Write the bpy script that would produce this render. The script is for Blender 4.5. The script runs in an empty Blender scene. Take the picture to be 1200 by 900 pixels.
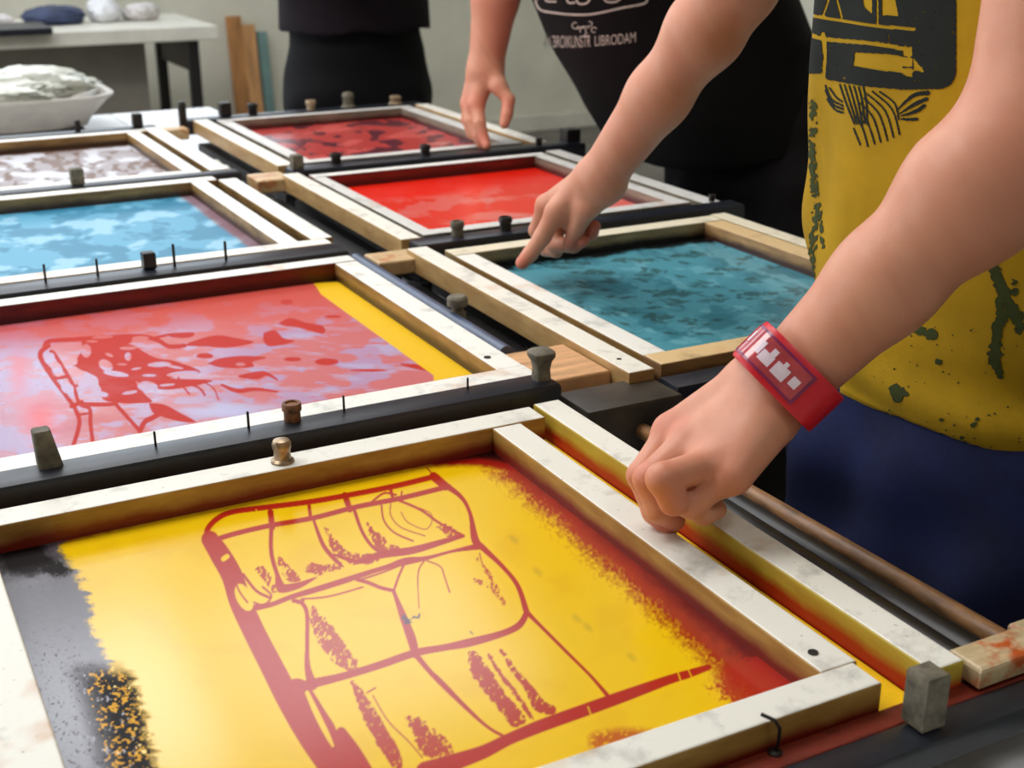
import bpy, math, random
import numpy as np
from mathutils import Vector
random.seed(4); RNG=np.random.default_rng(7)
C=bpy.context.scene.collection
U=.42; Z0=.90
CAM=np.array([0,0,Z0+.42]); F=1530.; PITCH=math.atan(570/1530.); YAW=math.radians(27.8)
cp,sp,cy,sy=math.cos(PITCH),math.sin(PITCH),math.cos(YAW),math.sin(YAW)
FWD=np.array([sy*cp,cy*cp,-sp]); RGT=np.array([cy,-sy,0.]); UPV=np.cross(RGT,FWD)
def at(px,py,f):                       # point at forward distance f seen at photo position px,py
    return CAM+FWD*f+RGT*((px-600)/F*f)+UPV*((450-py)/F*f)
def on(px,py,z):                       # point of the horizontal plane z (relative to the frame tops)
    d=FWD+RGT*((px-600)/F)+UPV*((450-py)/F); t=(Z0+z-CAM[2])/d[2]; return CAM+d*t
def proj(p):
    q=np.asarray(p)-CAM; f=q@FWD; return 600+F*(q@RGT)/f, 450-F*(q@UPV)/f
# ------------------------------------------------------------------ materials
def lin(c):
    return tuple((x/255/12.92 if x/255<=.04045 else ((x/255+.055)/1.055)**2.4) for x in c)+(1,)
def newmat(n):
    m=bpy.data.materials.new(n); m.use_nodes=True; nt=m.node_tree; b=nt.nodes['Principled BSDF']; return m,nt,b
def N(nt,t,**k):
    n=nt.nodes.new(t)
    for a,v in k.items(): setattr(n,a,v)
    return n
def noise(nt,scale,detail=4,rough=.6,coord='Object',stretch=None):
    tc=N(nt,'ShaderNodeTexCoord'); no=N(nt,'ShaderNodeTexNoise'); no.inputs['Scale'].default_value=scale; no.inputs['Detail'].default_value=detail; no.inputs['Roughness'].default_value=rough
    if stretch:
        mp=N(nt,'ShaderNodeMapping'); mp.inputs['Scale'].default_value=stretch; nt.links.new(tc.outputs[coord],mp.inputs[0]); nt.links.new(mp.outputs[0],no.inputs['Vector'])
    else: nt.links.new(tc.outputs[coord],no.inputs['Vector'])
    return no
def ramp(nt,src,stops):
    r=N(nt,'ShaderNodeValToRGB'); e=r.color_ramp.elements
    while len(e)<len(stops): e.new(.5)
    for i,(p,c) in enumerate(stops): e[i].position=p; e[i].color=lin(c) if len(c)==3 else c
    nt.links.new(src,r.inputs[0]); return r
def mixc(nt,fac,a,b,bt='MIX'):
    m=N(nt,'ShaderNodeMix',data_type='RGBA',blend_type=bt)
    for i,v in ((0,fac),(6,a),(7,b)):
        if hasattr(v,'links') or isinstance(v,bpy.types.NodeSocket): nt.links.new(v,m.inputs[i])
        else: m.inputs[i].default_value=v
    return m.outputs[2]
def bump(nt,b,h,strength=.2,dist=.001):
    u=N(nt,'ShaderNodeBump'); u.inputs['Strength'].default_value=strength; u.inputs['Distance'].default_value=dist
    nt.links.new(h,u.inputs['Height']); nt.links.new(u.outputs[0],b.inputs['Normal'])
def simple(n,c,rough=.5,var=.12,scale=30,metal=0,stretch=None,bmp=.1,spec=.5,bd=.001):
    m,nt,b=newmat(n); no=noise(nt,scale,stretch=stretch)
    lo=tuple(max(0,x*(1-var)) for x in c); hi=tuple(min(255,x*(1+var)) for x in c)
    r=ramp(nt,no.outputs[0],[(.3,lo),(.7,hi)]); nt.links.new(r.outputs[0],b.inputs['Base Color'])
    b.inputs['Roughness'].default_value=rough; b.inputs['Metallic'].default_value=metal; b.inputs['Specular IOR Level'].default_value=spec
    if bmp: bump(nt,b,no.outputs[0],bmp,bd)
    return m
def bar_mat(n,top,side,side_low,stain=None,smudge=(120,105,85),stain_amt=.6):
    """white painted top over bare wood flanks, ink stain creeping up from the lower edge"""
    m,nt,b=newmat(n)
    g=N(nt,'ShaderNodeNewGeometry'); s=N(nt,'ShaderNodeSeparateXYZ'); nt.links.new(g.outputs['Normal'],s.inputs[0])
    f=N(nt,'ShaderNodeMapRange'); f.inputs[1].default_value=.55; f.inputs[2].default_value=.8; nt.links.new(s.outputs[2],f.inputs[0])
    n1=noise(nt,28,6,.65); r1=ramp(nt,n1.outputs[0],[(.0,top),(.54,top),(.72,tuple(int(x*.80) for x in top)),(.86,smudge)])
    n4=noise(nt,260,3,.7); r4=ramp(nt,n4.outputs[0],[(.0,(255,255,255)),(.66,(255,255,255)),(.74,(150,140,125))])
    n5=noise(nt,9,4,.6); r5=ramp(nt,n5.outputs[0],[(.0,(255,255,255)),(.62,(255,255,255)),(.72,(222,165,120))])
    t0=mixc(nt,1.,r1.outputs[0],r4.outputs[0],'MULTIPLY'); t0=mixc(nt,stain_amt,t0,r5.outputs[0],'MULTIPLY')
    n2=noise(nt,14,5,.6,stretch=(1,1,5)); r2=ramp(nt,n2.outputs[0],[(.3,side_low),(.7,side)])
    col=r2.outputs[0]
    if stain:
        tc=N(nt,'ShaderNodeTexCoord'); s2=N(nt,'ShaderNodeSeparateXYZ'); nt.links.new(tc.outputs['Object'],s2.inputs[0])
        ad=N(nt,'ShaderNodeMath',operation='MULTIPLY_ADD'); n3=noise(nt,22,4); nt.links.new(n3.outputs[0],ad.inputs[0]); ad.inputs[1].default_value=.010; nt.links.new(s2.outputs[2],ad.inputs[2])
        mr=N(nt,'ShaderNodeMapRange'); mr.inputs[1].default_value=Z0-.004; mr.inputs[2].default_value=Z0-.012; nt.links.new(ad.outputs[0],mr.inputs[0])
        col=mixc(nt,mr.outputs[0],col,lin(stain))
    fin=mixc(nt,f.outputs[0],col,t0); nt.links.new(fin,b.inputs['Base Color'])
    b.inputs['Roughness'].default_value=.42; bump(nt,b,n1.outputs[0],.25,.0006)
    return m
M={}
M['bar']=bar_mat('painted_bar',(236,234,226),(176,140,84),(120,88,44))
M['bar_ink']=bar_mat('painted_bar_inked',(228,226,216),(186,150,80),(140,100,40),(120,30,12))
M['bar_red']=bar_mat('painted_bar_red_inside',(236,234,228),(120,38,24),(70,20,14),(60,10,8))
M['bar_brown']=bar_mat('painted_bar_brown',(240,238,230),(170,135,82),(110,80,40),(60,38,20))
M['bar_black']=bar_mat('painted_bar_black_spots',(232,222,196),(176,156,110),(120,100,70),(14,12,10))
M['bar_clean']=bar_mat('painted_bar_clean',(236,232,220),(200,165,110),(160,120,72))
M['bar_grey']=bar_mat('painted_bar_grey',(214,212,207),(140,130,112),(92,84,70),(70,24,20))
M['bar_cream']=bar_mat('bare_bar_cream',(222,190,140),(190,150,100),(120,86,56),(60,30,20))
M['rail']=simple('black_powder_coat',(28,31,39),.34,.2,40,bmp=.12,spec=.6)
M['tube']=simple('dark_tube',(15,16,18),.42,.15,30,bmp=.05,spec=.6)
M['boxsteel']=simple('grimy_box_steel',(54,49,42),.42,.3,24,bmp=.15)
M['bluetube']=simple('blue_grey_tube',(66,80,108),.32,.12,30,bmp=.05,spec=.7)
M['brownpipe']=simple('rusty_pipe',(124,90,58),.45,.3,30,stretch=(4,1,4))
M['groove']=simple('brown_groove',(44,34,24),.6,.3,30)
M['black']=simple('black_steel_bed',(16,15,16),.6,.3,20)
M['orangewood']=simple('orange_wood',(206,158,112),.5,.15,14,stretch=(1,6,1),bmp=.1)
def stained(n,a,bcol,sc=18,th=.55):
    m,nt,b=newmat(n); no=noise(nt,sc,5); r=ramp(nt,no.outputs[0],[(.3,a),(th,a),(th+.08,bcol)]); n2=noise(nt,60,3,stretch=(1,5,1)); r2=ramp(nt,n2.outputs[0],[(.3,(215,210,205)),(.7,(255,255,255))])
    nt.links.new(mixc(nt,1.,r.outputs[0],r2.outputs[0],'MULTIPLY'),b.inputs['Base Color']); b.inputs['Roughness'].default_value=.42; bump(nt,b,n2.outputs[0],.15,.0006); return m
M['stainwood']=stained('stained_block_wood',(212,190,150),(205,95,40),20,.53)
M['palewood']=stained('pale_block_wood',(216,186,140),(205,140,90),30,.55)
M['redboard']=stained('red_board',(126,42,26),(70,24,16),24,.55)
M['post']=simple('weathered_post',(92,86,72),.65,.3,90,bmp=.5)
M['rust']=simple('rusty_bolt',(104,66,36),.55,.4,160,bmp=.6)
M['steelknob']=simple('worn_knob',(150,130,105),.35,.35,120,metal=.5,bmp=.3)
M['pin']=simple('dark_pin',(36,32,30),.4,.2,50,metal=.4)
M['hole']=simple('bolt_hole',(22,18,14),.8,.2,50)
M['worktop']=simple('white_worktop',(232,234,238),.3,.03,8,bmp=.03)
M['wall']=simple('wall_paint',(226,223,206),.8,.04,3,bmp=.05)
M['floor']=simple('floor_lino',(112,108,102),.5,.12,4)
M['ceil']=simple('ceiling_paint',(225,225,220),.9,.02,3)
M['blackleg']=simple('black_metal_leg',(22,20,20),.5,.2,30)
M['grey']=simple('grey_panel',(150,145,136),.7,.06,5)
M['brownpanel']=simple('brown_panel',(60,48,38),.6,.2,10)
M['tabletop']=simple('cream_tabletop',(222,218,206),.45,.05,8)
M['plank']=simple('plank_wood',(178,124,72),.6,.15,6,stretch=(8,8,1))
M['plank2']=simple('plank_wood_pale',(198,146,94),.6,.15,6,stretch=(8,8,1))
M['teal']=simple('teal_board',(110,140,136),.6,.15,6)
M['tub']=simple('grey_white_tub',(172,166,156),.45,.05,20)
M['navyitem']=simple('navy_fabric',(52,62,92),.7,.2,20)
M['paper']=simple('paper_white',(225,225,228),.6,.05,20)
M['cloth']=simple('pale_patterned_cloth',(205,198,196),.7,.25,90)
def plastic():
    m,nt,b=newmat('crumpled_plastic'); no=noise(nt,26,4); r=ramp(nt,no.outputs[0],[(.3,(205,214,200)),(.55,(235,238,232)),(.75,(210,222,205))]); nt.links.new(r.outputs[0],b.inputs['Base Color']); b.inputs['Roughness'].default_value=.25; return m
M['plastic']=plastic()
def fabric(n,c,var=.15,rough=.85,scale=900):
    m,nt,b=newmat(n); no=noise(nt,scale,2); n2=noise(nt,12,4)
    lo=tuple(x*(1-var) for x in c); hi=tuple(min(255,x*(1+var)) for x in c)
    r=ramp(nt,n2.outputs[0],[(.3,lo),(.7,hi)]); nt.links.new(r.outputs[0],b.inputs['Base Color']); b.inputs['Roughness'].default_value=rough
    b.inputs['Specular IOR Level'].default_value=.25; bump(nt,b,no.outputs[0],.3,.0008); return m
M['shirt_y']=fabric('mustard_jersey',(172,136,18),.08)
M['navy']=fabric('navy_trouser_cloth',(20,27,62),.2)
M['blacktee']=fabric('black_jersey',(10,10,12),.15)
M['plumtee']=fabric('plum_black_jersey',(22,15,22),.15)
M['blacktrouser']=fabric('black_trouser_cloth',(7,7,11),.15)
M['greytrouser']=fabric('charcoal_trouser_cloth',(30,28,31),.15)
M['shoe']=simple('black_shoe',(24,22,22),.5)
M['hair']=simple('brown_hair',(58,40,28),.6,.3,80)
M['whiteprint']=simple('white_shirt_print',(190,184,172),.7,.1,200)
def vcol(n,rough,spec=.5,sss=0,bmp=0,bsc=60,coat=0,coatr=.1):
    m,nt,b=newmat(n); a=N(nt,'ShaderNodeAttribute',attribute_name='Col'); nt.links.new(a.outputs['Color'],b.inputs['Base Color'])
    b.inputs['Roughness'].default_value=rough; b.inputs['Specular IOR Level'].default_value=spec
    if sss: b.inputs['Subsurface Weight'].default_value=sss; b.inputs['Subsurface Radius'].default_value=(.012,.004,.002); b.inputs['Subsurface Scale'].default_value=.6
    if bmp: bump(nt,b,noise(nt,bsc,3).outputs[0],bmp,.001)
    if coat: b.inputs['Coat Weight'].default_value=coat; b.inputs['Coat Roughness'].default_value=coatr
    return m
def inkmat(n,rough,spec):
    m=vcol(n,rough,spec); nt=m.node_tree; b=nt.nodes['Principled BSDF']; a=[x for x in nt.nodes if x.type=='ATTRIBUTE'][0]   # alpha: how wet the ink is
    for inp,lo,hi in (('Roughness',.62,rough),('Specular IOR Level',.12,spec)):
        q=N(nt,'ShaderNodeMapRange'); q.inputs[3].default_value=lo; q.inputs[4].default_value=hi; nt.links.new(a.outputs['Alpha'],q.inputs[0]); nt.links.new(q.outputs[0],b.inputs[inp])
    return m
M['ink']=inkmat('wet_ink_mesh',.17,.75); M['ink_far']=inkmat('ink_mesh',.26,.5)
M['skin']=vcol('skin',.46,.4,sss=.25,bmp=.12,bsc=420)
M['shirtink']=vcol('shirt_print_ink',.8,.12)
def vinyl():
    m,nt,b=newmat('red_band_vinyl'); no=noise(nt,60); r=ramp(nt,no.outputs[0],[(.3,(196,14,34)),(.7,(214,24,46))]); nt.links.new(r.outputs[0],b.inputs['Base Color']); b.inputs['Roughness'].default_value=.38; return m
M['band']=vinyl()
M['bandface']=simple('band_window',(176,62,70),.12,.1,80,spec=.9)
M['bandrim']=simple('band_window_rim',(128,40,84),.25,.1,80)
M['bandmark']=simple('band_window_mark',(226,208,222),.3,.05,80)
def glassm():
    m=bpy.data.materials.new('window_glass'); m.use_nodes=True; nt=m.node_tree; nt.nodes.clear()
    o=N(nt,'ShaderNodeOutputMaterial'); t=N(nt,'ShaderNodeBsdfTransparent'); g=N(nt,'ShaderNodeBsdfGlossy'); g.inputs['Roughness'].default_value=.02; x=N(nt,'ShaderNodeMixShader'); x.inputs[0].default_value=.06
    nt.links.new(t.outputs[0],x.inputs[1]); nt.links.new(g.outputs[0],x.inputs[2]); nt.links.new(x.outputs[0],o.inputs[0]); return m
M['glass']=glassm()
def emis(n,c,s):
    m,nt,b=newmat(n); b.inputs['Base Color'].default_value=(.8,.8,.8,1); b.inputs['Emission Color'].default_value=c; b.inputs['Emission Strength'].default_value=s; return m
# ------------------------------------------------------------------ scene graph helpers
def link(o,parent=None):
    C.objects.link(o)
    if parent is not None: o.parent=parent; o.matrix_parent_inverse=parent.matrix_world.inverted()
    return o
def tag(o,label=None,cat=None,group=None,kind=None):
    if label: o['label']=label
    if cat: o['category']=cat
    if group: o['group']=group
    if kind: o['kind']=kind
    return o
def empty(name,loc,label,cat,group=None):
    o=bpy.data.objects.new(name,None); C.objects.link(o); o.location=loc; o.empty_display_size=.05
    bpy.context.view_layer.update(); return tag(o,label,cat,group)
class MB:
    def __init__(s): s.v=[]; s.f=[]; s.sm=False
    def add(s,vs,fs): o=len(s.v); s.v+=[tuple(v) for v in vs]; s.f+=[tuple(i+o for i in f) for f in fs]
    def prism(s,quad,z0,z1,bev=.0015,jit=0):
        """bar from a 4-point outline (counter-clockwise, metres) between heights z0, z1 with eased edges"""
        q=[np.array(p[:2],float) for p in quad]; c=sum(q)/4
        def inset(d):
            r=[]
            for i in range(4):
                a=q[i-1]-q[i]; b=q[(i+1)%4]-q[i]; a/=np.linalg.norm(a)+1e-9; b/=np.linalg.norm(b)+1e-9
                r.append(q[i]+(a+b)*d)
            return r
        b=bev; L=[]
        for z,d in ((z0,b),(z0+b,0),(z1-b,0),(z1-b*.3,b*.3),(z1,b)): L.append([(p[0],p[1],z) for p in inset(d)])
        vs=[p for l in L for p in l]; fs=[(3,2,1,0)]
        for k in range(len(L)-1):
            for i in range(4): j=(i+1)%4; fs.append((k*4+i,k*4+j,k*4+4+j,k*4+4+i))
        k=(len(L)-1)*4; fs.append((k,k+1,k+2,k+3)); s.add(vs,fs)
    def box(s,x0,x1,y0,y1,z0,z1,bev=.0015): s.prism([(x0,y0),(x1,y0),(x1,y1),(x0,y1)],z0,z1,bev)
    def ubox(s,u0,u1,v0,v1,z0,z1,bev=.0015): s.box(u0*U,u1*U,v0*U,v1*U,Z0+z0,Z0+z1,bev)
    def tube(s,pts,r,n=12,caps=True):
        pts=[np.array(p,float) for p in pts]; rs=r if hasattr(r,'__len__') else [r]*len(pts); o=len(s.v)
        for i,p in enumerate(pts):
            t=pts[min(i+1,len(pts)-1)]-pts[max(i-1,0)]; t/=np.linalg.norm(t); h=np.array([0,0,1.]) if abs(t[2])<.9 else np.array([1.,0,0])
            a=np.cross(t,h); a/=np.linalg.norm(a); b=np.cross(t,a)
            for k in range(n): w=2*math.pi*k/n; s.v.append(tuple(p+rs[i]*(a*math.cos(w)+b*math.sin(w))))
        for i in range(len(pts)-1):
            for k in range(n): j=(k+1)%n; s.f.append((o+i*n+k,o+i*n+j,o+i*n+n+j,o+i*n+n+k))
        if caps: s.f.append(tuple(o+k for k in range(n))); s.f.append(tuple(o+(len(pts)-1)*n+k for k in reversed(range(n))))
    def lathe(s,x,y,prof,n=20,sq=0):
        """profile of (radius,height) turned about a vertical axis; sq>0 squares it off"""
        o=len(s.v)
        for r,z in prof:
            for k in range(n):
                w=2*math.pi*(k+.5)/n; c_,s_=math.cos(w),math.sin(w); m=1 if not sq else 1/(abs(c_)**sq+abs(s_)**sq)**(1/sq)
                s.v.append((x+r*m*c_,y+r*m*s_,z))
        for i in range(len(prof)-1):
            for k in range(n): j=(k+1)%n; s.f.append((o+i*n+k,o+i*n+j,o+i*n+n+j,o+i*n+n+k))
        s.f.append(tuple(o+k for k in reversed(range(n)))); s.f.append(tuple(o+(len(prof)-1)*n+k for k in range(n)))
    def build(s,name,mat,parent=None,smooth=False):
        me=bpy.data.meshes.new(name); me.from_pydata(s.v,[],s.f); me.materials.append(M[mat] if isinstance(mat,str) else mat)
        if smooth:
            me.polygons.foreach_set('use_smooth',[True]*len(me.polygons)); 
            try: me.set_sharp_from_angle(angle=math.radians(40))
            except Exception: pass
        me.update(); o=bpy.data.objects.new(name,me); return link(o,parent)
def fast_mesh(name,V,Q,mat,parent=None,col=None,smooth=True):
    V=np.asarray(V,np.float32); Q=np.asarray(Q,np.int32); me=bpy.data.meshes.new(name)
    me.vertices.add(len(V)); me.vertices.foreach_set('co',V.ravel()); me.loops.add(Q.size); me.loops.foreach_set('vertex_index',Q.ravel())
    me.polygons.add(len(Q)); me.polygons.foreach_set('loop_start',np.arange(0,Q.size,4,dtype=np.int32)); me.polygons.foreach_set('loop_total',np.full(len(Q),4,np.int32))
    me.update(calc_edges=True); me.validate()
    if smooth: me.polygons.foreach_set('use_smooth',np.ones(len(me.polygons),bool))
    if col is not None:
        a=me.color_attributes.new('Col','FLOAT_COLOR','POINT'); cc=np.ones((len(V),4),np.float32); cc[:,:col.shape[1]]=col; a.data.foreach_set('color',cc.ravel())
    me.materials.append(M[mat] if isinstance(mat,str) else mat); me.update()
    o=bpy.data.objects.new(name,me); return link(o,parent)
# ------------------------------------------------------------------ numpy noise and drawing
def vnoise(x,y,seed=0):
    xi=np.floor(x).astype(np.int64); yi=np.floor(y).astype(np.int64); fx=x-xi; fy=y-yi; fx=fx*fx*(3-2*fx); fy=fy*fy*(3-2*fy)
    def h(a,b):
        n=(a*374761393+b*668265263+seed*1442695041)&0x7fffffff; n=((n^(n>>13))*1274126177)&0x7fffffff; return ((n^(n>>16))&0xffff)/65535.
    return (h(xi,yi)*(1-fx)+h(xi+1,yi)*fx)*(1-fy)+(h(xi,yi+1)*(1-fx)+h(xi+1,yi+1)*fx)*fy
def fbm(x,y,seed=0,oct=4):
    s=0;a=1;t=0
    for o in range(oct): s=s+a*vnoise(x*2**o,y*2**o,seed+o*17); t+=a; a*=.5
    return s/t
def sstep(a,b,x): t=np.clip((x-a)/(b-a),0,1); return t*t*(3-2*t)
def smooth_pts(p,n=6):
    p=np.array(p,float)
    if len(p)<3: return p
    q=[]; 
    for i in range(len(p)-1):
        a=p[max(i-1,0)];b=p[i];c=p[i+1];d=p[min(i+2,len(p)-1)]
        for k in range(n):
            t=k/n; q.append(.5*((2*b)+(-a+c)*t+(2*a-5*b+4*c-d)*t*t+(-a+3*b-3*c+d)*t**3))
    q.append(p[-1]); return np.array(q)
class Canvas:
    """ink coverage 0..1, traced over the artwork; x from -X0"""
    X0=500
    def __init__(s,w=1300,h=950): s.m=np.zeros((h,w+s.X0),np.float32)
    def _box(s,x0,x1,y0,y1):
        x0=int(max(0,x0+s.X0));x1=int(min(s.m.shape[1],x1+s.X0)); y0=int(max(0,y0)); y1=int(min(s.m.shape[0],y1))
        return x0,x1,y0,y1
    def stroke(s,pts,w,val=1,soft=.8,sm=True,rough=0,speck=None,seed=1):
        pts=[p if len(p)==3 else (p[0],p[1],w) for p in pts]; q=smooth_pts(pts) if sm else np.array(pts,float)
        W=q[:,2].max()+3; x0,x1,y0,y1=s._box(q[:,0].min()-W,q[:,0].max()+W,q[:,1].min()-W,q[:,1].max()+W)
        if x1<=x0 or y1<=y0: return
        yy,xx=np.mgrid[y0:y1,x0:x1].astype(np.float32); xx=xx-s.X0; D=np.full(xx.shape,1e3,np.float32)
        for a,b in zip(q[:-1],q[1:]):
            d=b[:2]-a[:2]; L=d@d+1e-6; t=np.clip(((xx-a[0])*d[0]+(yy-a[1])*d[1])/L,0,1)
            D=np.minimum(D,np.hypot(xx-a[0]-t*d[0],yy-a[1]-t*d[1])-(a[2]+(b[2]-a[2])*t)/2)
        if rough: D+=rough*(fbm(xx/5,yy/5,seed)-.5)*2
        c=np.clip(.5-D/soft,0,1)
        if speck is not None: c=c*sstep(speck-.06,speck+.06,fbm(xx/2.6+yy/9,yy/3.6,seed,3)*.75+.25*fbm(xx/12,yy/12,seed+5)+np.clip(-D/W,0,.5)*.25)
        s._put(y0,y1,x0,x1,c,val)
    def _put(s,y0,y1,x0,x1,c,val):
        r=s.m[y0:y1,x0:x1]
        s.m[y0:y1,x0:x1]=np.maximum(r,c*val) if val>0 else r*(1-c)
    def poly(s,pts,val=1,sm=True,soft=1.,speck=None,seed=1,fade=0,rough=0):
        p=np.array(pts,float); q=smooth_pts(np.vstack([p,p[:1]])) if sm else np.vstack([p,p[:1]])
        x0,x1,y0,y1=s._box(q[:,0].min()-4,q[:,0].max()+4,q[:,1].min()-4,q[:,1].max()+4)
        if x1<=x0 or y1<=y0: return
        yy,xx=np.mgrid[y0:y1,x0:x1].astype(np.float32); xx=xx-s.X0; ins=np.zeros(xx.shape,bool); D=np.full(xx.shape,1e3,np.float32)
        for a,b in zip(q[:-1],q[1:]):
            d=b-a; L=d@d+1e-6; t=np.clip(((xx-a[0])*d[0]+(yy-a[1])*d[1])/L,0,1); D=np.minimum(D,np.hypot(xx-a[0]-t*d[0],yy-a[1]-t*d[1]))
            c=(a[1]>yy)!=(b[1]>yy); xi=(b[0]-a[0])*(yy-a[1])/(b[1]-a[1]+1e-9)+a[0]; ins^=c&(xx<xi)
        D=np.where(ins,-D,D)
        if rough: D+=rough*(fbm(xx/5,yy/5,seed)-.5)*2
        c=np.clip(.5-D/soft,0,1)
        if speck is not None: c=c*sstep(speck-.05,speck+.05,fbm(xx/2.6+yy/9,yy/3.6,seed,3)*.75+.25*fbm(xx/10,yy/10,seed+5)+np.clip(-D/14,0,1)*.12)
        s._put(y0,y1,x0,x1,c,val)
    def ell(s,x,y,rx,ry,ang=0,val=1,**k):
        w=np.linspace(0,2*math.pi,13)[:-1]; ca,sa=math.cos(math.radians(ang)),math.sin(math.radians(ang))
        s.poly([(x+rx*math.cos(t)*ca-ry*math.sin(t)*sa,y+rx*math.cos(t)*sa+ry*math.sin(t)*ca) for t in w],val,**k)
    def get(s,px,py):
        x=np.clip(px+s.X0,0,s.m.shape[1]-1.01); y=np.clip(py,0,s.m.shape[0]-1.01); xi=x.astype(int); yi=y.astype(int); fx=x-xi; fy=y-yi
        return (s.m[yi,xi]*(1-fx)+s.m[yi,xi+1]*fx)*(1-fy)+(s.m[yi+1,xi]*(1-fx)+s.m[yi+1,xi+1]*fx)*fy
def L3(c): return np.array(lin(c)[:3],np.float32)
def lerp(c,col,m): return c*(1-m[...,None])+L3(col)*m[...,None]
def ink_sheet(name,u0,u1,v0,v1,z,step,paint,parent,mat='ink',label=None):
    nx=int((u1-u0)*U/step)+2; ny=int((v1-v0)*U/step)+2
    X,Y=np.meshgrid(np.linspace(u0*U,u1*U,nx),np.linspace(v0*U,v1*U,ny)); x=X.ravel(); y=Y.ravel()
    V=np.stack([x,y,np.full_like(x,Z0+z)],1); px,py=proj(V); col=paint(px,py,x/U,y/U)
    I=np.arange(nx*ny).reshape(ny,nx); Q=np.stack([I[:-1,:-1],I[:-1,1:],I[1:,1:],I[1:,:-1]],-1).reshape(-1,4)
    o=fast_mesh(name,V,Q,mat,parent,col)
    if label: o['label']=label
    return o
# light levels of the room and a few placements
EFAR=17.; ELEFT=52.; ELAMP=2.6; EXPO=.07
LAMPS=[(-.80,4.0,1.1,1.15,1.45,'large ceiling light panel nearest the windows, first row'),(.35,4.0,1.1,1.15,1.35,'large ceiling light panel in the middle of the first row'),(1.50,4.0,1.1,1.15,.55,'large ceiling light panel above the black shirted person'),(-.7,5.9,1.2,1.1,.4,'ceiling light panel before the far windows, window side'),(.6,5.9,1.2,1.1,.25,'ceiling light panel before the far windows, middle'),(-.9,1.9,1.3,1.2,2.6,'added fill light panel above the bench, window side'),(.5,1.9,1.1,1.2,1.9,'added fill light panel above the bench, middle'),(.55,-.7,1.2,.6,1.3,'narrow added fill light behind the nearest bench end')]  # last three are unseen fill, added to brighten bar tops and near worktop
DX1,DY1=.017,-.022
P4POS=(1.17,3.02)
# ================================================================== SCREENS
def dot_noise(px,py,sc,th,seed): return sstep(th-.04,th+.04,fbm(px/sc,py/sc,seed,3))
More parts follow.
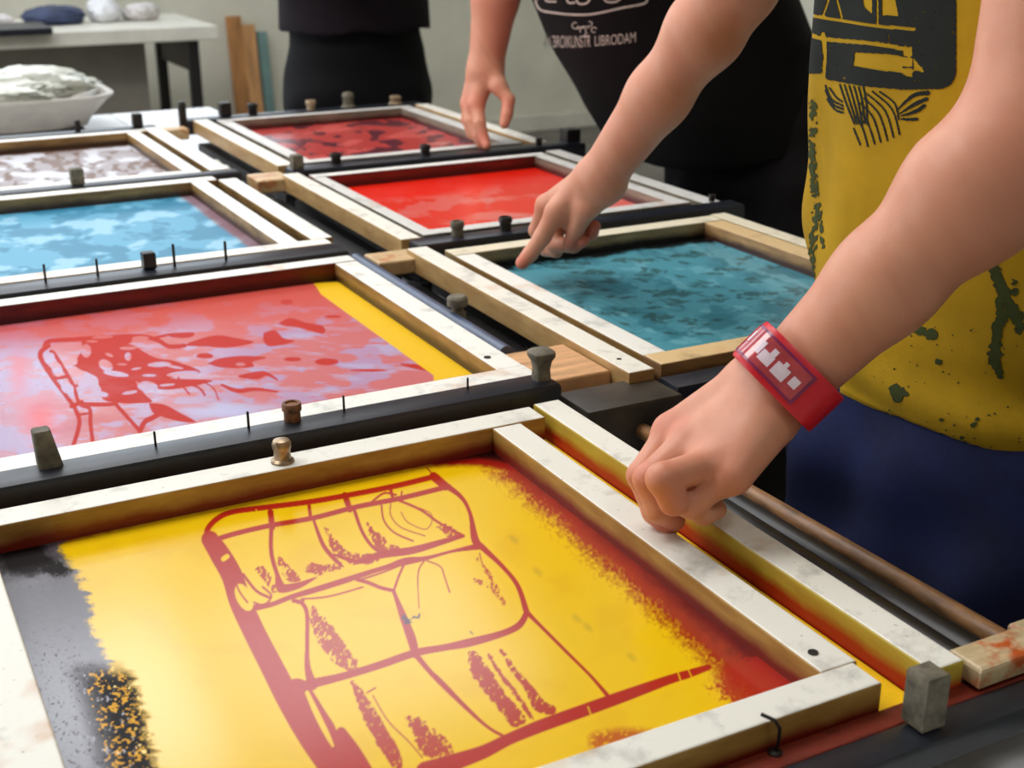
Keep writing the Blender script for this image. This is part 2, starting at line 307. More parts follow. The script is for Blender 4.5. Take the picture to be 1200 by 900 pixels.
# ---- yellow screen artwork
def paint_yellow():
    c=Canvas(); S=c.stroke
    S([(243,632),(243,621),(253,609),(272,600),(316,594),(363,588),(404,581),(461,570),(511,558)],6.5)
    S([(254,632),(277,625),(316,616),(367,607),(418,594),(469,584),(526,570)],6)
    S([(317,600),(319,618)],7); S([(362,591),(364,607)],4); S([(404,580),(410,597)],7); S([(457,571),(461,586)],4); S([(471,576),(470,582)],2)
    S([(436,588),(450,578),(464,580)],2.5); S([(508,558),(522,570)],10); S([(500,548),(511,560)],1.6)
    S([(246,632,20),(258,650,24),(272,675,25),(282,706,26),(300,745,26),(318,780,27),(340,822,29),(366,864,32),(398,905,38)],26)
    for a in ([(262,655),(266,652)],): S(a,6,-1)
    # right contour and tail
    S([(518,566,8),(540,582,5),(551,602,4.5),(557,633,9),(567,643,7),(590,665,5),(607,687,5.5),(617,717,7)],6)
    S([(617,717,6),(633,733,4),(667,767,3.6),(693,793,3.6),(712,815,5)],4)
    # bottom band
    S([(830,782,7),(806,790,10),(783,797,11),(733,815,14),(683,833,15),(633,851,15),(597,866,14),(567,881,16),(533,893,20),(500,905,26)],14,sm=True)
    S([(806,783),(812,797)],1.2,-1); S([(794,786),(798,799)],1.4,-1); S([(689,828),(694,842)],1.4,-1)
    # middle horizontal
    S([(617,719,7),(608,733,8),(587,743,8),(550,753,10),(520,759,8),(487,765,9),(443,780,9),(400,793,9),(363,802,12),(345,810,14)],9)
    S([(487,767,9),(482,748,11),(473,724,9),(464,700,5),(461,692,5)],8); S([(461,692),(447,689),(432,683),(418,679)],4.5)
    # upper mid line
    S([(562,640,8),(530,646,3.5),(500,654,5),(475,658,9),(455,664,6),(432,671,6),(405,680,7),(370,691,7),(340,700,6),(319,708,6),(290,714,8)],6)
    S([(474,660),(467,676),(461,694)],3); S([(498,656,2),(490,672,1.8),(491,713,1.2)],2); S([(500,657),(516,664),(521,676),(527,694)],1.8)
    S([(353,702),(385,699),(425,688)],2.2); S([(420,680),(445,672),(468,663)],2.4); S([(355,704),(350,706),(346,704)],4)
    S([(344,704),(354,707),(360,722),(360,767),(364,800)],5)
    S([(359,765,4),(361,785,8),(366,803,12)],8)
    # upper interior
    S([(318,616),(318,648),(326,676),(334,690)],5); c.poly([(322,672),(330,684),(350,682),(372,676),(350,690),(326,694)])
    S([(367,608,3),(379,639,5),(395,658,5),(402,664,2)],4.5); S([(415,597),(424,622),(436,640),(452,651)],4)
    S([(392,650,3),(420,658,6),(447,650,9),(483,645,9),(515,636,7),(543,628,4)],8)
    S([(464,585),(492,597),(512,611),(526,619),(543,628)],3); S([(447,592),(450,610),(462,624),(484,634)],2.2); S([(458,590),(458,604),(470,618),(498,628)],1.4)
    S([(474,590),(505,602),(500,620),(478,612),(470,600)],1.2)
    S([(279,676),(288,700),(308,710)],2.6); S([(285,673),(300,692),(315,700)],3.4); S([(308,688),(318,698),(312,708)],2.5)
    c.ell(310,722,4,7,-15,-1,sm=True); c.ell(286,700,9,17,-25,-1); S([(273,668),(279,690),(290,706)],2.2)
    # dry brush
    for k,p in enumerate(([(300,667),(308,664),(324,688),(318,693)],[(326,650),(336,660),(352,678),(340,682),(328,668)],[(352,668),(366,660),(384,662),(399,660),(397,668),(370,673)],[(380,618),(392,630),(408,646),(440,650),(440,660),(410,660),(390,646)],[(430,612),(440,622),(456,636),(470,644),(452,648),(436,636)],[(512,618),(522,614),(542,626),(536,631),(520,626)])):
        c.poly(p,.95,speck=.44,seed=20+k,rough=3)
    S([(366,714,8),(376,735,20),(392,760,24),(410,778,18)],20,.95,speck=.45,seed=31,rough=3); S([(388,735,5),(404,760,7),(418,784,6)],6,.9,speck=.5,seed=32)
    # lower panels
    S([(348,812),(372,850),(388,872),(400,892)],34); S([(360,812,5),(372,838,7),(384,862,6),(390,874,3)],6,-1)
    c.poly([(378,808),(398,800),(412,812),(424,850),(434,880),(440,900),(418,900),(402,872),(388,840)],-1)
    S([(400,858,12),(412,880,20),(424,905,26)],20)
    S([(414,800,6),(424,820,13),(440,850,18),(458,880,19),(466,896,12)],16,.97,speck=.36,seed=35,rough=2)
    S([(437,815),(455,845),(480,870),(495,888)],1.6); S([(440,806),(430,812)],2)
    c.poly([(475,838),(490,842),(514,858),(534,880),(520,888),(496,884),(484,862)],.96,speck=.43,seed=37,rough=4)
    S([(488,768,7),(503,786,6),(517,800,7),(547,830,5),(573,853,3.5),(597,866,4)],5)
    S([(553,766,8),(562,785,20),(583,815,18),(605,842,20)],16,.97,speck=.36,seed=38,rough=3)
    S([(573,768),(590,795),(606,815),(624,842)],5,.95,speck=.4,seed=39,rough=2); S([(588,763,5),(603,786,6),(618,805,9),(632,826,16),(646,832,12)],8,.97,speck=.38,seed=41,rough=2)
    S([(560,656),(572,672),(584,694)],5,.9,speck=.5,seed=42,rough=3); S([(555,680),(575,688),(592,708)],6,.85,speck=.53,seed=43); S([(562,648),(566,662),(575,672)],1.4)
    S([(700,868,20),(730,862,16),(760,860,10)],12,.8,soft=10,speck=.4,seed=44); S([(300,597),(302,603)],1,-1)
    d=Canvas()
    d.stroke([(470,722),(480,728),(490,722)],7,.9,speck=.5,seed=5,rough=3); d.stroke([(478,730),(474,722)],3,.7); d.stroke([(551,740),(554,743)],2,.7)
    for x,y in ((602,632),(676,725),(689,735),(630,670),(740,770)): d.ell(x,y,6,2.5,40,.25,soft=6)
    def f(px,py,u,v):
        n1=fbm(px/9,py/9,3); n2=fbm(px/3,py/3,9,3); base=np.broadcast_to(L3((236,192,6)),(len(px),3)).copy()
        base=lerp(base,(228,178,6),sstep(.55,.8,fbm(px/60,py/40,13))*.5)
        m=c.get(px,py); base=lerp(base,(176,34,18),m)
        base=lerp(base,(60,50,70),d.get(px,py))
        # red margins by distance to the edges of the printed area
        er=.985-u+.006*0; xr=np.interp(py,[540,560,600,655,745,805,900],[568,590,638,700,800,868,975])
        dr=px-xr; g=sstep(-26,16,dr+34*(n2-.5)*(dr<22)+16*(n1-.5)); sp=np.clip(g,0,1)
        g=np.where(py>530,g,1); base=lerp(base,(158,24,14),g*.97)
        base=lerp(base,(96,14,14),sstep(14,60,dr+20*(n1-.5))*.9)
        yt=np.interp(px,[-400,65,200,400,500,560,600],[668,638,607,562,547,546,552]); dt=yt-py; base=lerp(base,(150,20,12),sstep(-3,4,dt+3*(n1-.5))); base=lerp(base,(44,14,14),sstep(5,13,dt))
            # near corner red wash
        dc=np.hypot((px-905)/70,(py-800)/34); base=lerp(base,(170,34,16),sstep(1.1,.8,dc+.5*(n2-.5))*.95)
        # dark margin at the screen's other side
        xl=np.interp(py,[600,640,660,700,740,780,800,830,870,900],[72,72,84,104,108,130,140,150,160,166]); dl=xl-px+22*(fbm(px/26,py/5,23,4)-.5)+8*(n2-.5); base=lerp(base,(88,84,92),sstep(-5,6,dl))
        s2=sstep(770,800,py+10*(n1-.5))*sstep(66,16,xl-px)*sstep(-26,-8,dl); base=lerp(base,(22,18,22),s2*sstep(.32,.42,n2*.5+n1*.5+.02))
        s3=sstep(46,22,np.hypot((px-30),(py-655)*1.6)+22*(n1-.5))+sstep(20,6,np.abs(px-70)*.7+np.abs(py-668)*1.2+16*(n2-.5)); base=lerp(base,(18,10,12),np.clip(s3,0,1)*sstep(-14,0,dl))
        s4=sstep(.70,.76,n2)*sstep(4,40,dl)*.6; base=lerp(base,(30,28,36),s4)
        dry=np.clip(np.maximum(s2*sstep(.30,.36,n2*.5+n1*.5),np.clip(s3,0,1)*sstep(-14,0,dl))+s4*.7,0,1); yl=(s2>.5)*sstep(.62,.66,fbm(px/4,py/3,77,3)); base=lerp(base,(230,170,50),yl*.9*sstep(-26,0,dl))
        return np.concatenate([base,(1-.95*dry)[:,None]],1)
    return f
def paint_coral():
    c=Canvas(); S=c.stroke
    S([(57,405),(47,416,6),(59,439),(76,462),(88,479),(93,496),(86,522)],5); S([(60,412),(66,418),(85,450),(93,473),(105,479),(106,496),(109,520)],4.5)
    S([(51,425),(66,440)],4); S([(62,444),(80,441)],4); S([(72,456),(90,452)],4); S([(84,476),(96,471)],5); S([(92,486),(106,484)],3)
    S([(96,474),(120,474),(136,473)],5); S([(136,474),(153,493),(164,505)],4.5); S([(164,505),(170,494),(178,490),(188,484)],6); c.poly([(174,472),(192,474),(208,482),(229,494),(212,494),(186,487),(178,482)])
    c.poly([(85,428),(105,405),(147,402),(181,419),(204,423),(235,436),(200,443),(250,446),(204,456),(184,456),(170,453),(159,447),(170,462),(176,472),(125,470),(116,453),(113,442),(94,433)])
    S([(52,408),(57,400),(85,398),(113,396),(159,394),(183,398),(198,406),(216,405)],5); S([(181,396),(200,392),(226,391)],3); c.ell(212,393,15,3,0)
    S([(100,400),(120,402),(150,398)],9); c.poly([(96,400),(110,398),(118,412),(108,416),(98,410)])
    c.poly([(213,405),(235,397),(255,393),(275,396),(297,401),(270,407),(240,406)]); c.poly([(309,390),(322,387),(332,396),(345,400),(318,406),(309,400)]); c.poly([(326,379),(340,373),(358,378),(378,382),(378,391),(350,384),(334,382)]); c.ell(390,371,10,1.5,0)
    c.ell(240,417,10,3,0); c.poly([(243,426),(258,420),(285,417),(312,419),(296,424),(296,430),(262,431)]); c.ell(282,427,6,2,0,-1)
    S([(281,441,3),(300,440,9),(312,438,5),(325,445,2)],6); S([(260,451,3),(278,458,5),(300,456,4),(325,459,2)],4); c.ell(383,424,14,4,0); c.ell(343,421,10,2.5,0); c.ell(432,434,22,1.6,0); S([(470,427,2),(490,430,6),(507,434,2)],4)
    S([(208,440),(214,452),(222,462)],2); S([(222,450),(234,455),(240,463)],2.5); S([(236,446),(250,455),(256,468)],1.6); c.ell(336,354,7,3,0,.6)
    for x,y,rx,ry,a in ((187,427,14,3,-3),(173,453,12,6,5),(124,428,9,6,30),(101,411,6,8,0),(136,438,15,3,8),(150,408,10,2,0),(205,430,10,1.6,10),(152,460,9,2,-10),(120,462,7,3,10),(175,440,8,1.4,0),(108,400,7,1.5,0),(196,451,9,1.5,-5),(128,416,5,2,20),(143,427,6,1.4,0),(160,432,6,1.2,-8),(214,438,19,3,-5),(67,433,6,9,-20),(87,423,4,5,0),(79,455,8,6,30),(110,452,5,12,-40),(78,423,5,10,-20),(120,395,13,2,-3),(165,396,10,2.5,0),(150,418,4,5,0),(60,418,4,5,0)): c.ell(x,y,rx,ry,a,-1)
    def f(px,py,u,v):
        n=fbm(px/70,py/26,5,4); n2=fbm(px/24+py/60,py/7,8,4); n3=fbm(px/5,py/5,11,3)
        b=np.broadcast_to(L3((188,98,100)),(len(px),3)).copy()
        top=sstep(60,5,py-np.interp(px,[-200,0,400],[400,384,338])+30*(n-.5)); b=lerp(b,(192,70,58),top*.9)
        lav=sstep(.47,.58,n2*.6+n*.4)*.75+sstep(120,20,px+40*(n-.5))*.45; b=lerp(b,(160,140,178),np.clip(lav*(1-top*.8),0,1))  # lavender here and below: part emulsion, part reflected veil put into the colour
        rd=np.exp(-((px-48)/22)**2-((py-490)/22)**2)+np.exp(-((px-22)/12)**2-((py-440)/30)**2)*.6; b=lerp(b,(214,110,120),np.clip(rd,0,1))
        b=lerp(b,(172,172,206),np.exp(-((px-270)/60)**2-((py-482)/9)**2)*.9); b=lerp(b,(168,170,202),sstep(.55,.75,fbm((px-py)/44,py/9,31))*.45*(px>150)*(1-top))
        b=lerp(b,(178,34,14),c.get(px,py)*.97)
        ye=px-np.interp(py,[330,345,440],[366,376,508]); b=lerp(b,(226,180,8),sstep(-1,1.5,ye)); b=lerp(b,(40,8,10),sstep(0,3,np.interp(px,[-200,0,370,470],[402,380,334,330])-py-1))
        wet=np.clip(.25+.75*sstep(.25,.75,n*.6+n2*.4+sstep(160,0,px)*.25)*(1-top)*sstep(330,200,px+60*(n-.5))-.8*c.get(px,py)-rd*.5,0.05,1); return np.concatenate([b,wet[:,None]],1)
    return f
def paint_ltblue(px,py,u,v):
    n=fbm(px/42,py/11,41,4); n2=fbm((px+py)/30,py/9,47,4); b=np.broadcast_to(L3((84,154,186)),(len(px),3)).copy()
    b=lerp(b,(50,124,156),sstep(.40,.47,n)*sstep(.62,.5,n2)); b=lerp(b,(136,184,208),sstep(.60,.68,n2)); b=lerp(b,(130,70,70),sstep(1.155,1.18,u+.02*n)*.8)
    return np.concatenate([b,np.full((len(b),1),.42)],1)
def paint_speckle(px,py,u,v):
    n=fbm(px/9,py/5,51,4); n2=fbm(px/22,py/6,57,3); b=np.broadcast_to(L3((150,140,142)),(len(px),3)).copy()
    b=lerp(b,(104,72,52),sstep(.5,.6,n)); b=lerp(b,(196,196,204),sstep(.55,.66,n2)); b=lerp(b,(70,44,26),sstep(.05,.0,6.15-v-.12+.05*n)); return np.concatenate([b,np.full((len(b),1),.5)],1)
def paint_teal():
    c=Canvas(); r=random.Random(12)
    for k in range(130):
        x=r.uniform(650,945); y=r.uniform(283,398); L=r.uniform(5,15); c.stroke([(x-L,y-1+r.uniform(-2,2),.5),(x-L*.2,y+r.uniform(-1,1),r.uniform(1.5,3.6)),(x+L*.4,y+r.uniform(-1.5,1.5),r.uniform(.8,2.6)),(x+L,y+r.uniform(-2,2),.5)],4,.85,soft=1.3,rough=1.2,seed=k)
    for x,y,rx,ry in ((740,305,26,5),(700,320,22,5),(800,300,16,4),(765,318,16,3),(790,345,26,7),(835,352,18,4),(770,372,20,6),(900,300,26,5),(880,345,16,4),(850,316,14,3)): c.poly([(x-rx,y+ry*.3),(x-rx*.4,y-ry*.7),(x+rx*.3,y-ry*.5),(x+rx,y-ry*.1),(x+rx*.4,y+ry*.5),(x-rx*.2,y+ry*.3)],.85,soft=2,rough=3,seed=int(x))
    for a in range(8): c.stroke([(650,335+a*4),(700,330+a*6),(745,345+a*7)],1,.4)
    def f(px,py,u,v):
        n=fbm(px/40,py/14,61,4); b=np.broadcast_to(L3((84,152,168)),(len(px),3)).copy(); b=lerp(b,(62,124,140),sstep(.45,.65,n)); b=lerp(b,(120,184,198),sstep(.6,.75,fbm((px-py)/22,py/9,67))*.5)
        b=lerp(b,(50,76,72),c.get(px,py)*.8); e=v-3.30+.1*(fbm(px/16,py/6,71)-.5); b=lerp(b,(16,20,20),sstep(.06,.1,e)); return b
    return f
def paint_red(px,py,u,v):
    n=fbm(px/60+py/30,py/7,81,4); n2=fbm(px/26,py/9,87,4); b=np.broadcast_to(L3((226,48,30)),(len(px),3)).copy()
    b=lerp(b,(222,120,110),sstep(.48,.66,n)*.8*sstep(4.75,4.5,v)); b=lerp(b,(216,140,134),sstep(.62,.7,n2)*.5*sstep(1.9,2.0,u)*0+sstep(.55,.7,n2)*.35); b=lerp(b,(232,30,10),sstep(4.35,4.5,v+.15*(n-.5))*.9); return b
def paint_darkred(px,py,u,v):
    n=fbm(px/22,py/5,91,4); n2=fbm(px/34+py/12,py/8,97,4); b=np.broadcast_to(L3((180,66,62)),(len(px),3)).copy()
    b=lerp(b,(66,34,48),sstep(.53,.6,n)*.85); b=lerp(b,(214,96,90),sstep(.57,.66,n2)*.7); b=lerp(b,(205,190,180),sstep(.5,.62,n2)*sstep(2.3,2.5,u)*sstep(5.5,5.3,v)); return b

def frame(label,u0,u1,v0,v1,wl,wr,wf,wb,mats,paint,step,inkmat,zt=0.,back_u=None,front_u=None,fm=None,meshlab=None,zz=-.022):
    """one printing screen: four wooden bars round a tensioned mesh"""
    t=empty('screen_frame',((u0+u1)/2*U,(v0+v1)/2*U,Z0-.022),label,'screen printing frame','printing screens laid out on the benches')
    bu0,bu1=back_u or (u0,u1); fu0,fu1=front_u or (u0,u1); z0,z1=zz-.004,zt
    if wf: b=MB(); b.ubox(fu0,fu1,v0,v0+wf,z0,z1); b.build('frame_bar',mats[0],t)
    b=MB(); b.ubox(bu0,bu1,v1-wb,v1,z0,z1); b.build('frame_bar',mats[1],t)
    b=MB(); b.ubox(u0,u0+wl,v0+wf+.0015,v1-wb-.0015,z0,z1-.0006); b.build('frame_bar',mats[2],t)
    b=MB(); b.ubox(u1-wr,u1,v0+wf+.0015,v1-wb-.0015,z0,z1-.0006); b.build('frame_bar',mats[3],t)
    ink_sheet('printed_mesh',u0+wl-.01,u1-wr+.01,v0+wf-.01,v1-wb+.01,zz,step,paint,t,inkmat,meshlab)
    return t
def hole(parent,u,v,r=.0028,z=.0003):
    b=MB(); b.lathe(u*U,v*U,[(r,Z0+z-.004),(r,Z0+z)],12); return b.build('screw_hole','hole',parent)
s1=frame('large yellow printing screen with dark red line drawing, nearest the camera',.045,1.164,1.112,2.24,.094,.064,.058,.068,
 ('bar_ink','bar_ink','bar_ink','bar_ink'),paint_yellow(),.00062,'ink',back_u=(-.1,1.222),front_u=(.045,1.155),meshlab='yellow mesh with dark red line drawing and a black smeared margin')
hole(s1,1.122,1.215,.0032)
s2=frame('coral and lilac printing screen with a yellow strip down its side',-.02,1.335,2.385,3.58,.07,.068,.09,.065,
 ('bar','bar_red','bar','bar_brown'),paint_coral(),.0009,'ink_far',meshlab='coral mesh with darker veined shapes and a yellow strip')
hole(s2,1.285,2.56,.0035)
s3=frame('pale blue printing screen with teal swirls, between the coral and the brown speckled screens',-.1,1.26,3.74,4.93,.07,.062,.07,.07,
 ('bar','bar_brown','bar','bar_brown'),paint_ltblue,.0015,'ink_far',back_u=(-.1,1.30),front_u=(-.1,1.345),meshlab='pale blue mesh with teal swirls')
s4=frame('brown and grey speckled printing screen in the far corner of the bench',-.1,1.29,5.03,6.15,.07,.06,.06,.06,
 ('bar','bar_brown','bar','bar_brown'),paint_speckle,.002,'ink_far',back_u=(-.1,1.32),meshlab='grey mesh with brown speckles')
r1=frame('teal printing screen with dark fish-like flecks, pointed at by a finger',1.615,2.60,2.33,3.50,.065,.075,.075,.07,
 ('bar_cream','bar_black','bar','bar_cream'),paint_teal(),.0011,'ink_far',meshlab='teal mesh with dark flecks')
r2=frame('bright red printing screen between the teal and the dull red screens',1.635,2.66,3.70,4.78,.05,.06,.06,.05,
 ('bar_grey','bar_red','bar_grey','bar_grey'),paint_red,.0016,'ink_far',meshlab='bright red mesh with pale streaks')
r3=frame('dull red printing screen with dark streaks, touched by the black shirted person',1.69,2.70,5.02,6.25,.06,.07,.06,.05,
 ('bar_grey','bar_grey','bar_grey','bar_grey'),paint_darkred,.002,'ink_far',meshlab='dull red mesh with dark streaks')
# loose side bars lying beside the screens
def side(label,u0,u1,v0,v1,mat,z1=0.0,z0=-.026,holes=()):
    b=MB(); b.ubox(u0,u1,v0,v1,z0,z1); o=b.build('side_bar',mat); tag(o,label,'wooden bar','side bars beside the screens')
    for (u,v) in holes: hole(o,u,v,z=z1)
    return o
M['bar_redside']=bar_mat('painted_bar_red_side',(232,230,220),(206,186,70),(188,150,56),(176,24,12))
sb=side('white topped bar stained red inside, beside the yellow screen under the hand',1.235,1.295,1.10,2.245,'bar_redside',.0005)
side('white topped bar beside the pale blue screen',1.302,1.372,3.813,4.855,'bar_brown')
side('white topped bar beside the brown speckled screen',1.325,1.40,5.05,6.18,'bar_brown')
side('white topped bar with one screw hole, beside the teal screen at the gap',1.515,1.582,2.31,3.56,'bar_clean',.001,holes=((1.545,2.40),))
side('pale bar beyond the teal screen, before the charcoal trousers',2.612,2.675,2.34,3.52,'bar_black',-.001)
side('white topped bar beside the bright red screen at the gap',1.545,1.612,3.67,4.83,'bar_clean',.001)
side('pale bar beyond the bright red screen, below the leaning black shirt',2.69,2.76,3.66,4.80,'bar_grey')
side('white topped bar beside the dull red screen at the gap',1.585,1.655,5.0,6.28,'bar_clean',.001)
side('pale bar beyond the dull red screen, under the reaching hand',2.74,2.81,5.0,6.27,'bar_clean')
# yellow strip in the slot beside the yellow screen
M['yellowstrip']=simple('yellow_strip',(236,190,16),.35,.06,30,bmp=0)
b=MB(); b.ubox(1.166,1.233,1.06,2.22,-.030,-.024,.0006); tag(b.build('colour_strip','yellowstrip'),'narrow yellow strip in the slot beside the yellow screen','strip')
# ---- rails with their posts and pins
def post(parent,u,v,z0,h,w,kind='square',mat='post',lean=0):
    b=MB(); x,y=u*U,v*U; zz=Z0+z0
    if kind=='square' and w>.0145: h_=w*.5; b.prism([(x-h_,y-h_),(x+h_,y-h_),(x+h_,y+h_),(x-h_,y+h_)],zz,zz+h,.0022); n='post'
    elif kind=='square': b.lathe(x,y,[(w*.52,zz),(w*.52,zz+h*.85),(w*.48,zz+h*.95),(w*.36,zz+h)],24,sq=6); n='post'
    elif kind=='taper': b.lathe(x,y,[(w*.62,zz),(w*.46,zz+h*.96),(w*.40,zz+h)],24,sq=7); n='post'
    elif kind=='flare': b.lathe(x,y,[(w*.50,zz),(w*.42,zz+h*.15),(w*.38,zz+h*.5),(w*.46,zz+h*.72),(w*.60,zz+h*.84),(w*.60,zz+h*.95),(w*.48,zz+h)],20,sq=4); n='post'
    elif kind=='bolt': b.lathe(x,y,[(w*.46,zz),(w*.46,zz+h*.55),(w*.54,zz+h*.6),(w*.54,zz+h*.94),(w*.50,zz+h),(w*.36,zz+h),(w*.34,zz+h*.9)],18); n='bolt'
    elif kind=='knob': b.lathe(x,y,[(w*.66,zz),(w*.64,zz+h*.08),(w*.48,zz+h*.16),(w*.46,zz+h*.5),(w*.52,zz+h*.62),(w*.53,zz+h*.8),(w*.44,zz+h*.93),(w*.2,zz+h)],20); n='knob'
    elif kind=='pin': b.lathe(x,y,[(w*.5,zz),(w*.5,zz+h*.95),(w*.3,zz+h)],8); n='pin'
    o=b.build(n,mat,parent,smooth=True)
    if lean:
        me=o.data; co=np.zeros(len(me.vertices)*3); me.vertices.foreach_get('co',co); co=co.reshape(-1,3); co[:,0]+=(co[:,2]-zz)*lean; me.vertices.foreach_set('co',co.ravel()); me.update()
    return o
def rail(label,u0,u1,v0,v1,z0,z1,posts=(),bev=.005,mat='rail',feet=False):
    t=empty('support_rail',((u0+u1)/2*U,(v0+v1)/2*U,Z0+z0),label,'metal rail','black rails between the screens')
    b=MB(); b.ubox(u0,u1,v0,v1,z0,z1,bev); b.build('rail_tube',mat,t,smooth=True)
    for p in posts: post(t,*p)
    if feet:
        for u in (u0+.03,u1-.03): b=MB(); b.ubox(u-.025,u+.025,v0+.012,v1-.012,-.08,z0); b.build('foot','black',t)
    return t
rail('thick black rail in front of the yellow screen, with one square wooden post',-.15,1.75,1.012,1.068,-.036,-.014,[(1.170,1.047,-.014,.036,.0165,'square')],.005,feet=True)
rail('black rail between the yellow and the coral screens, with posts and thin pins',-.15,1.328,2.29,2.372,-.03,.008,
 [(.275,2.352,.008,.030,.015,'taper','post',-.12),(.742,2.35,.008,.016,.0155,'bolt','rust'),(1.300,2.33,.0,.036,.019,'flare'),(.468,2.345,.008,.013,.002,'pin','pin'),(.652,2.35,.008,.015,.0022,'pin','pin'),(.85,2.345,.008,.015,.002,'pin','pin'),(1.13,2.345,.008,.011,.002,'pin','pin')])
rail('black rail between the coral and the pale blue screens',-.15,1.345,3.60,3.70,-.03,.004,
 [(.765,3.665,.004,.021,.015,'square','pin'),(.48,3.655,.004,.022,.003,'pin','pin'),(.62,3.655,.004,.021,.003,'pin','pin'),(.835,3.655,.004,.028,.0035,'pin','pin'),(.985,3.655,.004,.024,.0035,'pin','pin')])
rail('black rail between the pale blue and the brown speckled screens',-.15,1.42,4.945,5.02,-.03,.002,[(.81,4.98,.002,.026,.019,'square')])
rail('black rail behind the brown speckled screen at the white worktop',-.15,1.40,6.18,6.27,-.03,.0,[(1.04,6.22,0.,.022,.010,'square','pin'),(1.31,6.22,0.,.026,.018,'square','pin'),(1.535,6.27,-.02,.06,.014,'square','pin')])
rail('black rail in front of the teal screen',1.595,2.75,2.235,2.318,-.045,-.008,(),.008)
rail('black rail between the teal and the bright red screens, with two short studs',1.565,2.80,3.575,3.655,-.03,.002,[(1.715,3.62,.002,.020,.017,'bolt','post'),(1.885,3.62,.002,.018,.017,'bolt','pin'),(2.72,3.66,.002,.01,.01,'bolt','pin')])
rail('black rail between the bright red and the dull red screens',1.60,2.93,4.87,4.96,-.03,.002,[(1.80,4.92,.002,.018,.018,'bolt','pin'),(2.19,4.92,.002,.018,.018,'bolt','pin'),(1.63,4.90,.0,.025,.018,'square'),(2.72,4.91,.002,.012,.012,'bolt','pin'),(2.885,4.93,-.03,.055,.028,'square','pin')])
rail('black rail behind the dull red screen at the white worktop',1.55,2.80,6.29,6.38,-.03,.0,[(1.76,6.34,0.,.028,.022,'square','pin'),(1.90,6.34,0.,.022,.02,'bolt','pin'),(2.20,6.34,0.,.020,.02,'bolt','steelknob'),(2.40,6.34,0.,.032,.024,'knob','post'),(2.66,6.34,0.,.018,.024,'knob','steelknob')])
post(s1,.672,2.205,.0,.020,.0145,'knob','steelknob')
arr3=lambda *a: np.array(a,float)
# hook pin in front of the yellow screen
b=MB(); h0=arr3(.965*U,1.098*U,Z0-.017); b.lathe(h0[0],h0[1],[(.0042,Z0-.017),(.0042,Z0-.016),(.0022,Z0-.0152)],14)
b.tube([h0+[0,0,.0],h0+[.001,-.001,.008],h0+[.001,-.001,.016],h0+[-.001,.001,.0205],h0+[-.005,.008,.0215]],.0011,8); tag(b.build('wire_hook','pin',None,True),'bent black wire hook on the red board before the yellow screen','hook')
# red board and blocks
b=MB(); b.ubox(-.1,1.52,1.07,1.108,-.045,-.017); tag(b.build('base_board','redboard'),'reddish brown board between the thick front rail and the yellow screen','board')
def block(label,u0,u1,v0,v1,z0,z1,mat): b=MB(); b.ubox(u0,u1,v0,v1,z0,z1,.0025); return tag(b.build('wood_block',mat),label,'wood block')
block('orange stained wood block at the end of the side bar, by the square post',1.30,1.44,1.072,1.135,-.016,-.001,'stainwood')
block('pale wood board with orange stains beside the stained block',1.443,1.80,1.072,1.155,-.016,-.004,'stainwood')
block('flat orange brown wood block by the flared post in the gap',1.345,1.512,2.385,2.60,-.028,-.006,'orangewood')
block('small pale wood block in the gap beside the black rail',1.40,1.54,3.50,3.62,-.026,-.006,'palewood')
block('tiny pale wood block in the far gap below the dull red screen',1.44,1.575,4.80,4.95,-.026,-.004,'palewood')
block('small wood block in the far gap before the white worktop',1.42,1.53,6.15,6.24,-.028,-.006,'palewood')
# middle gap tubes
def tubeobj(label,pts,r,mat,name='steel_tube'): b=MB(); b.tube(pts,r,18); return tag(b.build(name,mat,None,True),label,'tube')
W=lambda u,v,z:(u*U,v*U,Z0+z)
tg=tubeobj('blue grey tube lying in the gap beside the coral screen',[W(1.366,3.60,-.010),W(1.366,2.62,-.010)],.0085,'bluetube')
tubeobj('thin dark tube deeper in the gap beside the blue grey tube',[W(1.455,3.48,-.038),W(1.455,2.40,-.038)],.006,'tube')
b=MB(); x,y=1.385*U,2.93*U; b.lathe(x,y,[(.009,Z0-.03),(.009,Z0-.003),(.0065,Z0+.0),(.0065,Z0+.003),(.0115,Z0+.005),(.0115,Z0+.013),(.009,Z0+.0155)],20); tag(b.build('clamp_knob','post',None,True),'grey clamp knob on the blue grey tube in the gap','knob')
b=MB(); b.ubox(1.345,1.592,2.205,2.345,-.062,-.010,.006); tag(b.build('steel_box','boxsteel',None,True),'black steel end box between the flared post and the teal screen','box')
tubeobj('brown rusty pipe running from the black box along the bench edge',[W(1.486,2.215,-.040),W(1.486,1.145,-.031)],.0075,'brownpipe','rusty_pipe')
tubeobj('dark tube lying against the red stained side bar',[W(1.334,1.85,-.021),W(1.334,1.14,-.021)],.0130,'tube')
tubeobj('dark tube beside the brown pipe',[W(1.412,1.80,-.034),W(1.416,1.15,-.032)],.0120,'tube')
b=MB(); b.ubox(1.30,1.515,1.14,1.86,-.062,-.040); tag(b.build('bench_ledge','groove'),'brown ledge under the tubes at the bench edge','ledge')
# black beds under the screens
def bed(label,u0,u1,v0,v1): b=MB(); b.ubox(u0,u1,v0,v1,-.062,-.046); return tag(b.build('press_bed','black'),label,'press bed','black beds below the screens')
bed('black bed below the yellow screen',-.15,1.297,1.115,2.24); bed('black bed below the coral screen',-.15,1.55,2.40,3.585)
bed('black bed below the pale blue screen',-.15,1.56,3.71,4.93); bed('black bed below the brown speckled screen',-.15,1.42,5.03,6.17)
bed('black bed below the teal screen',1.60,2.72,2.35,3.565); bed('black bed below the bright red screen',1.60,2.80,3.66,4.86); bed('black bed below the dull red screen',1.60,2.85,4.97,6.28)
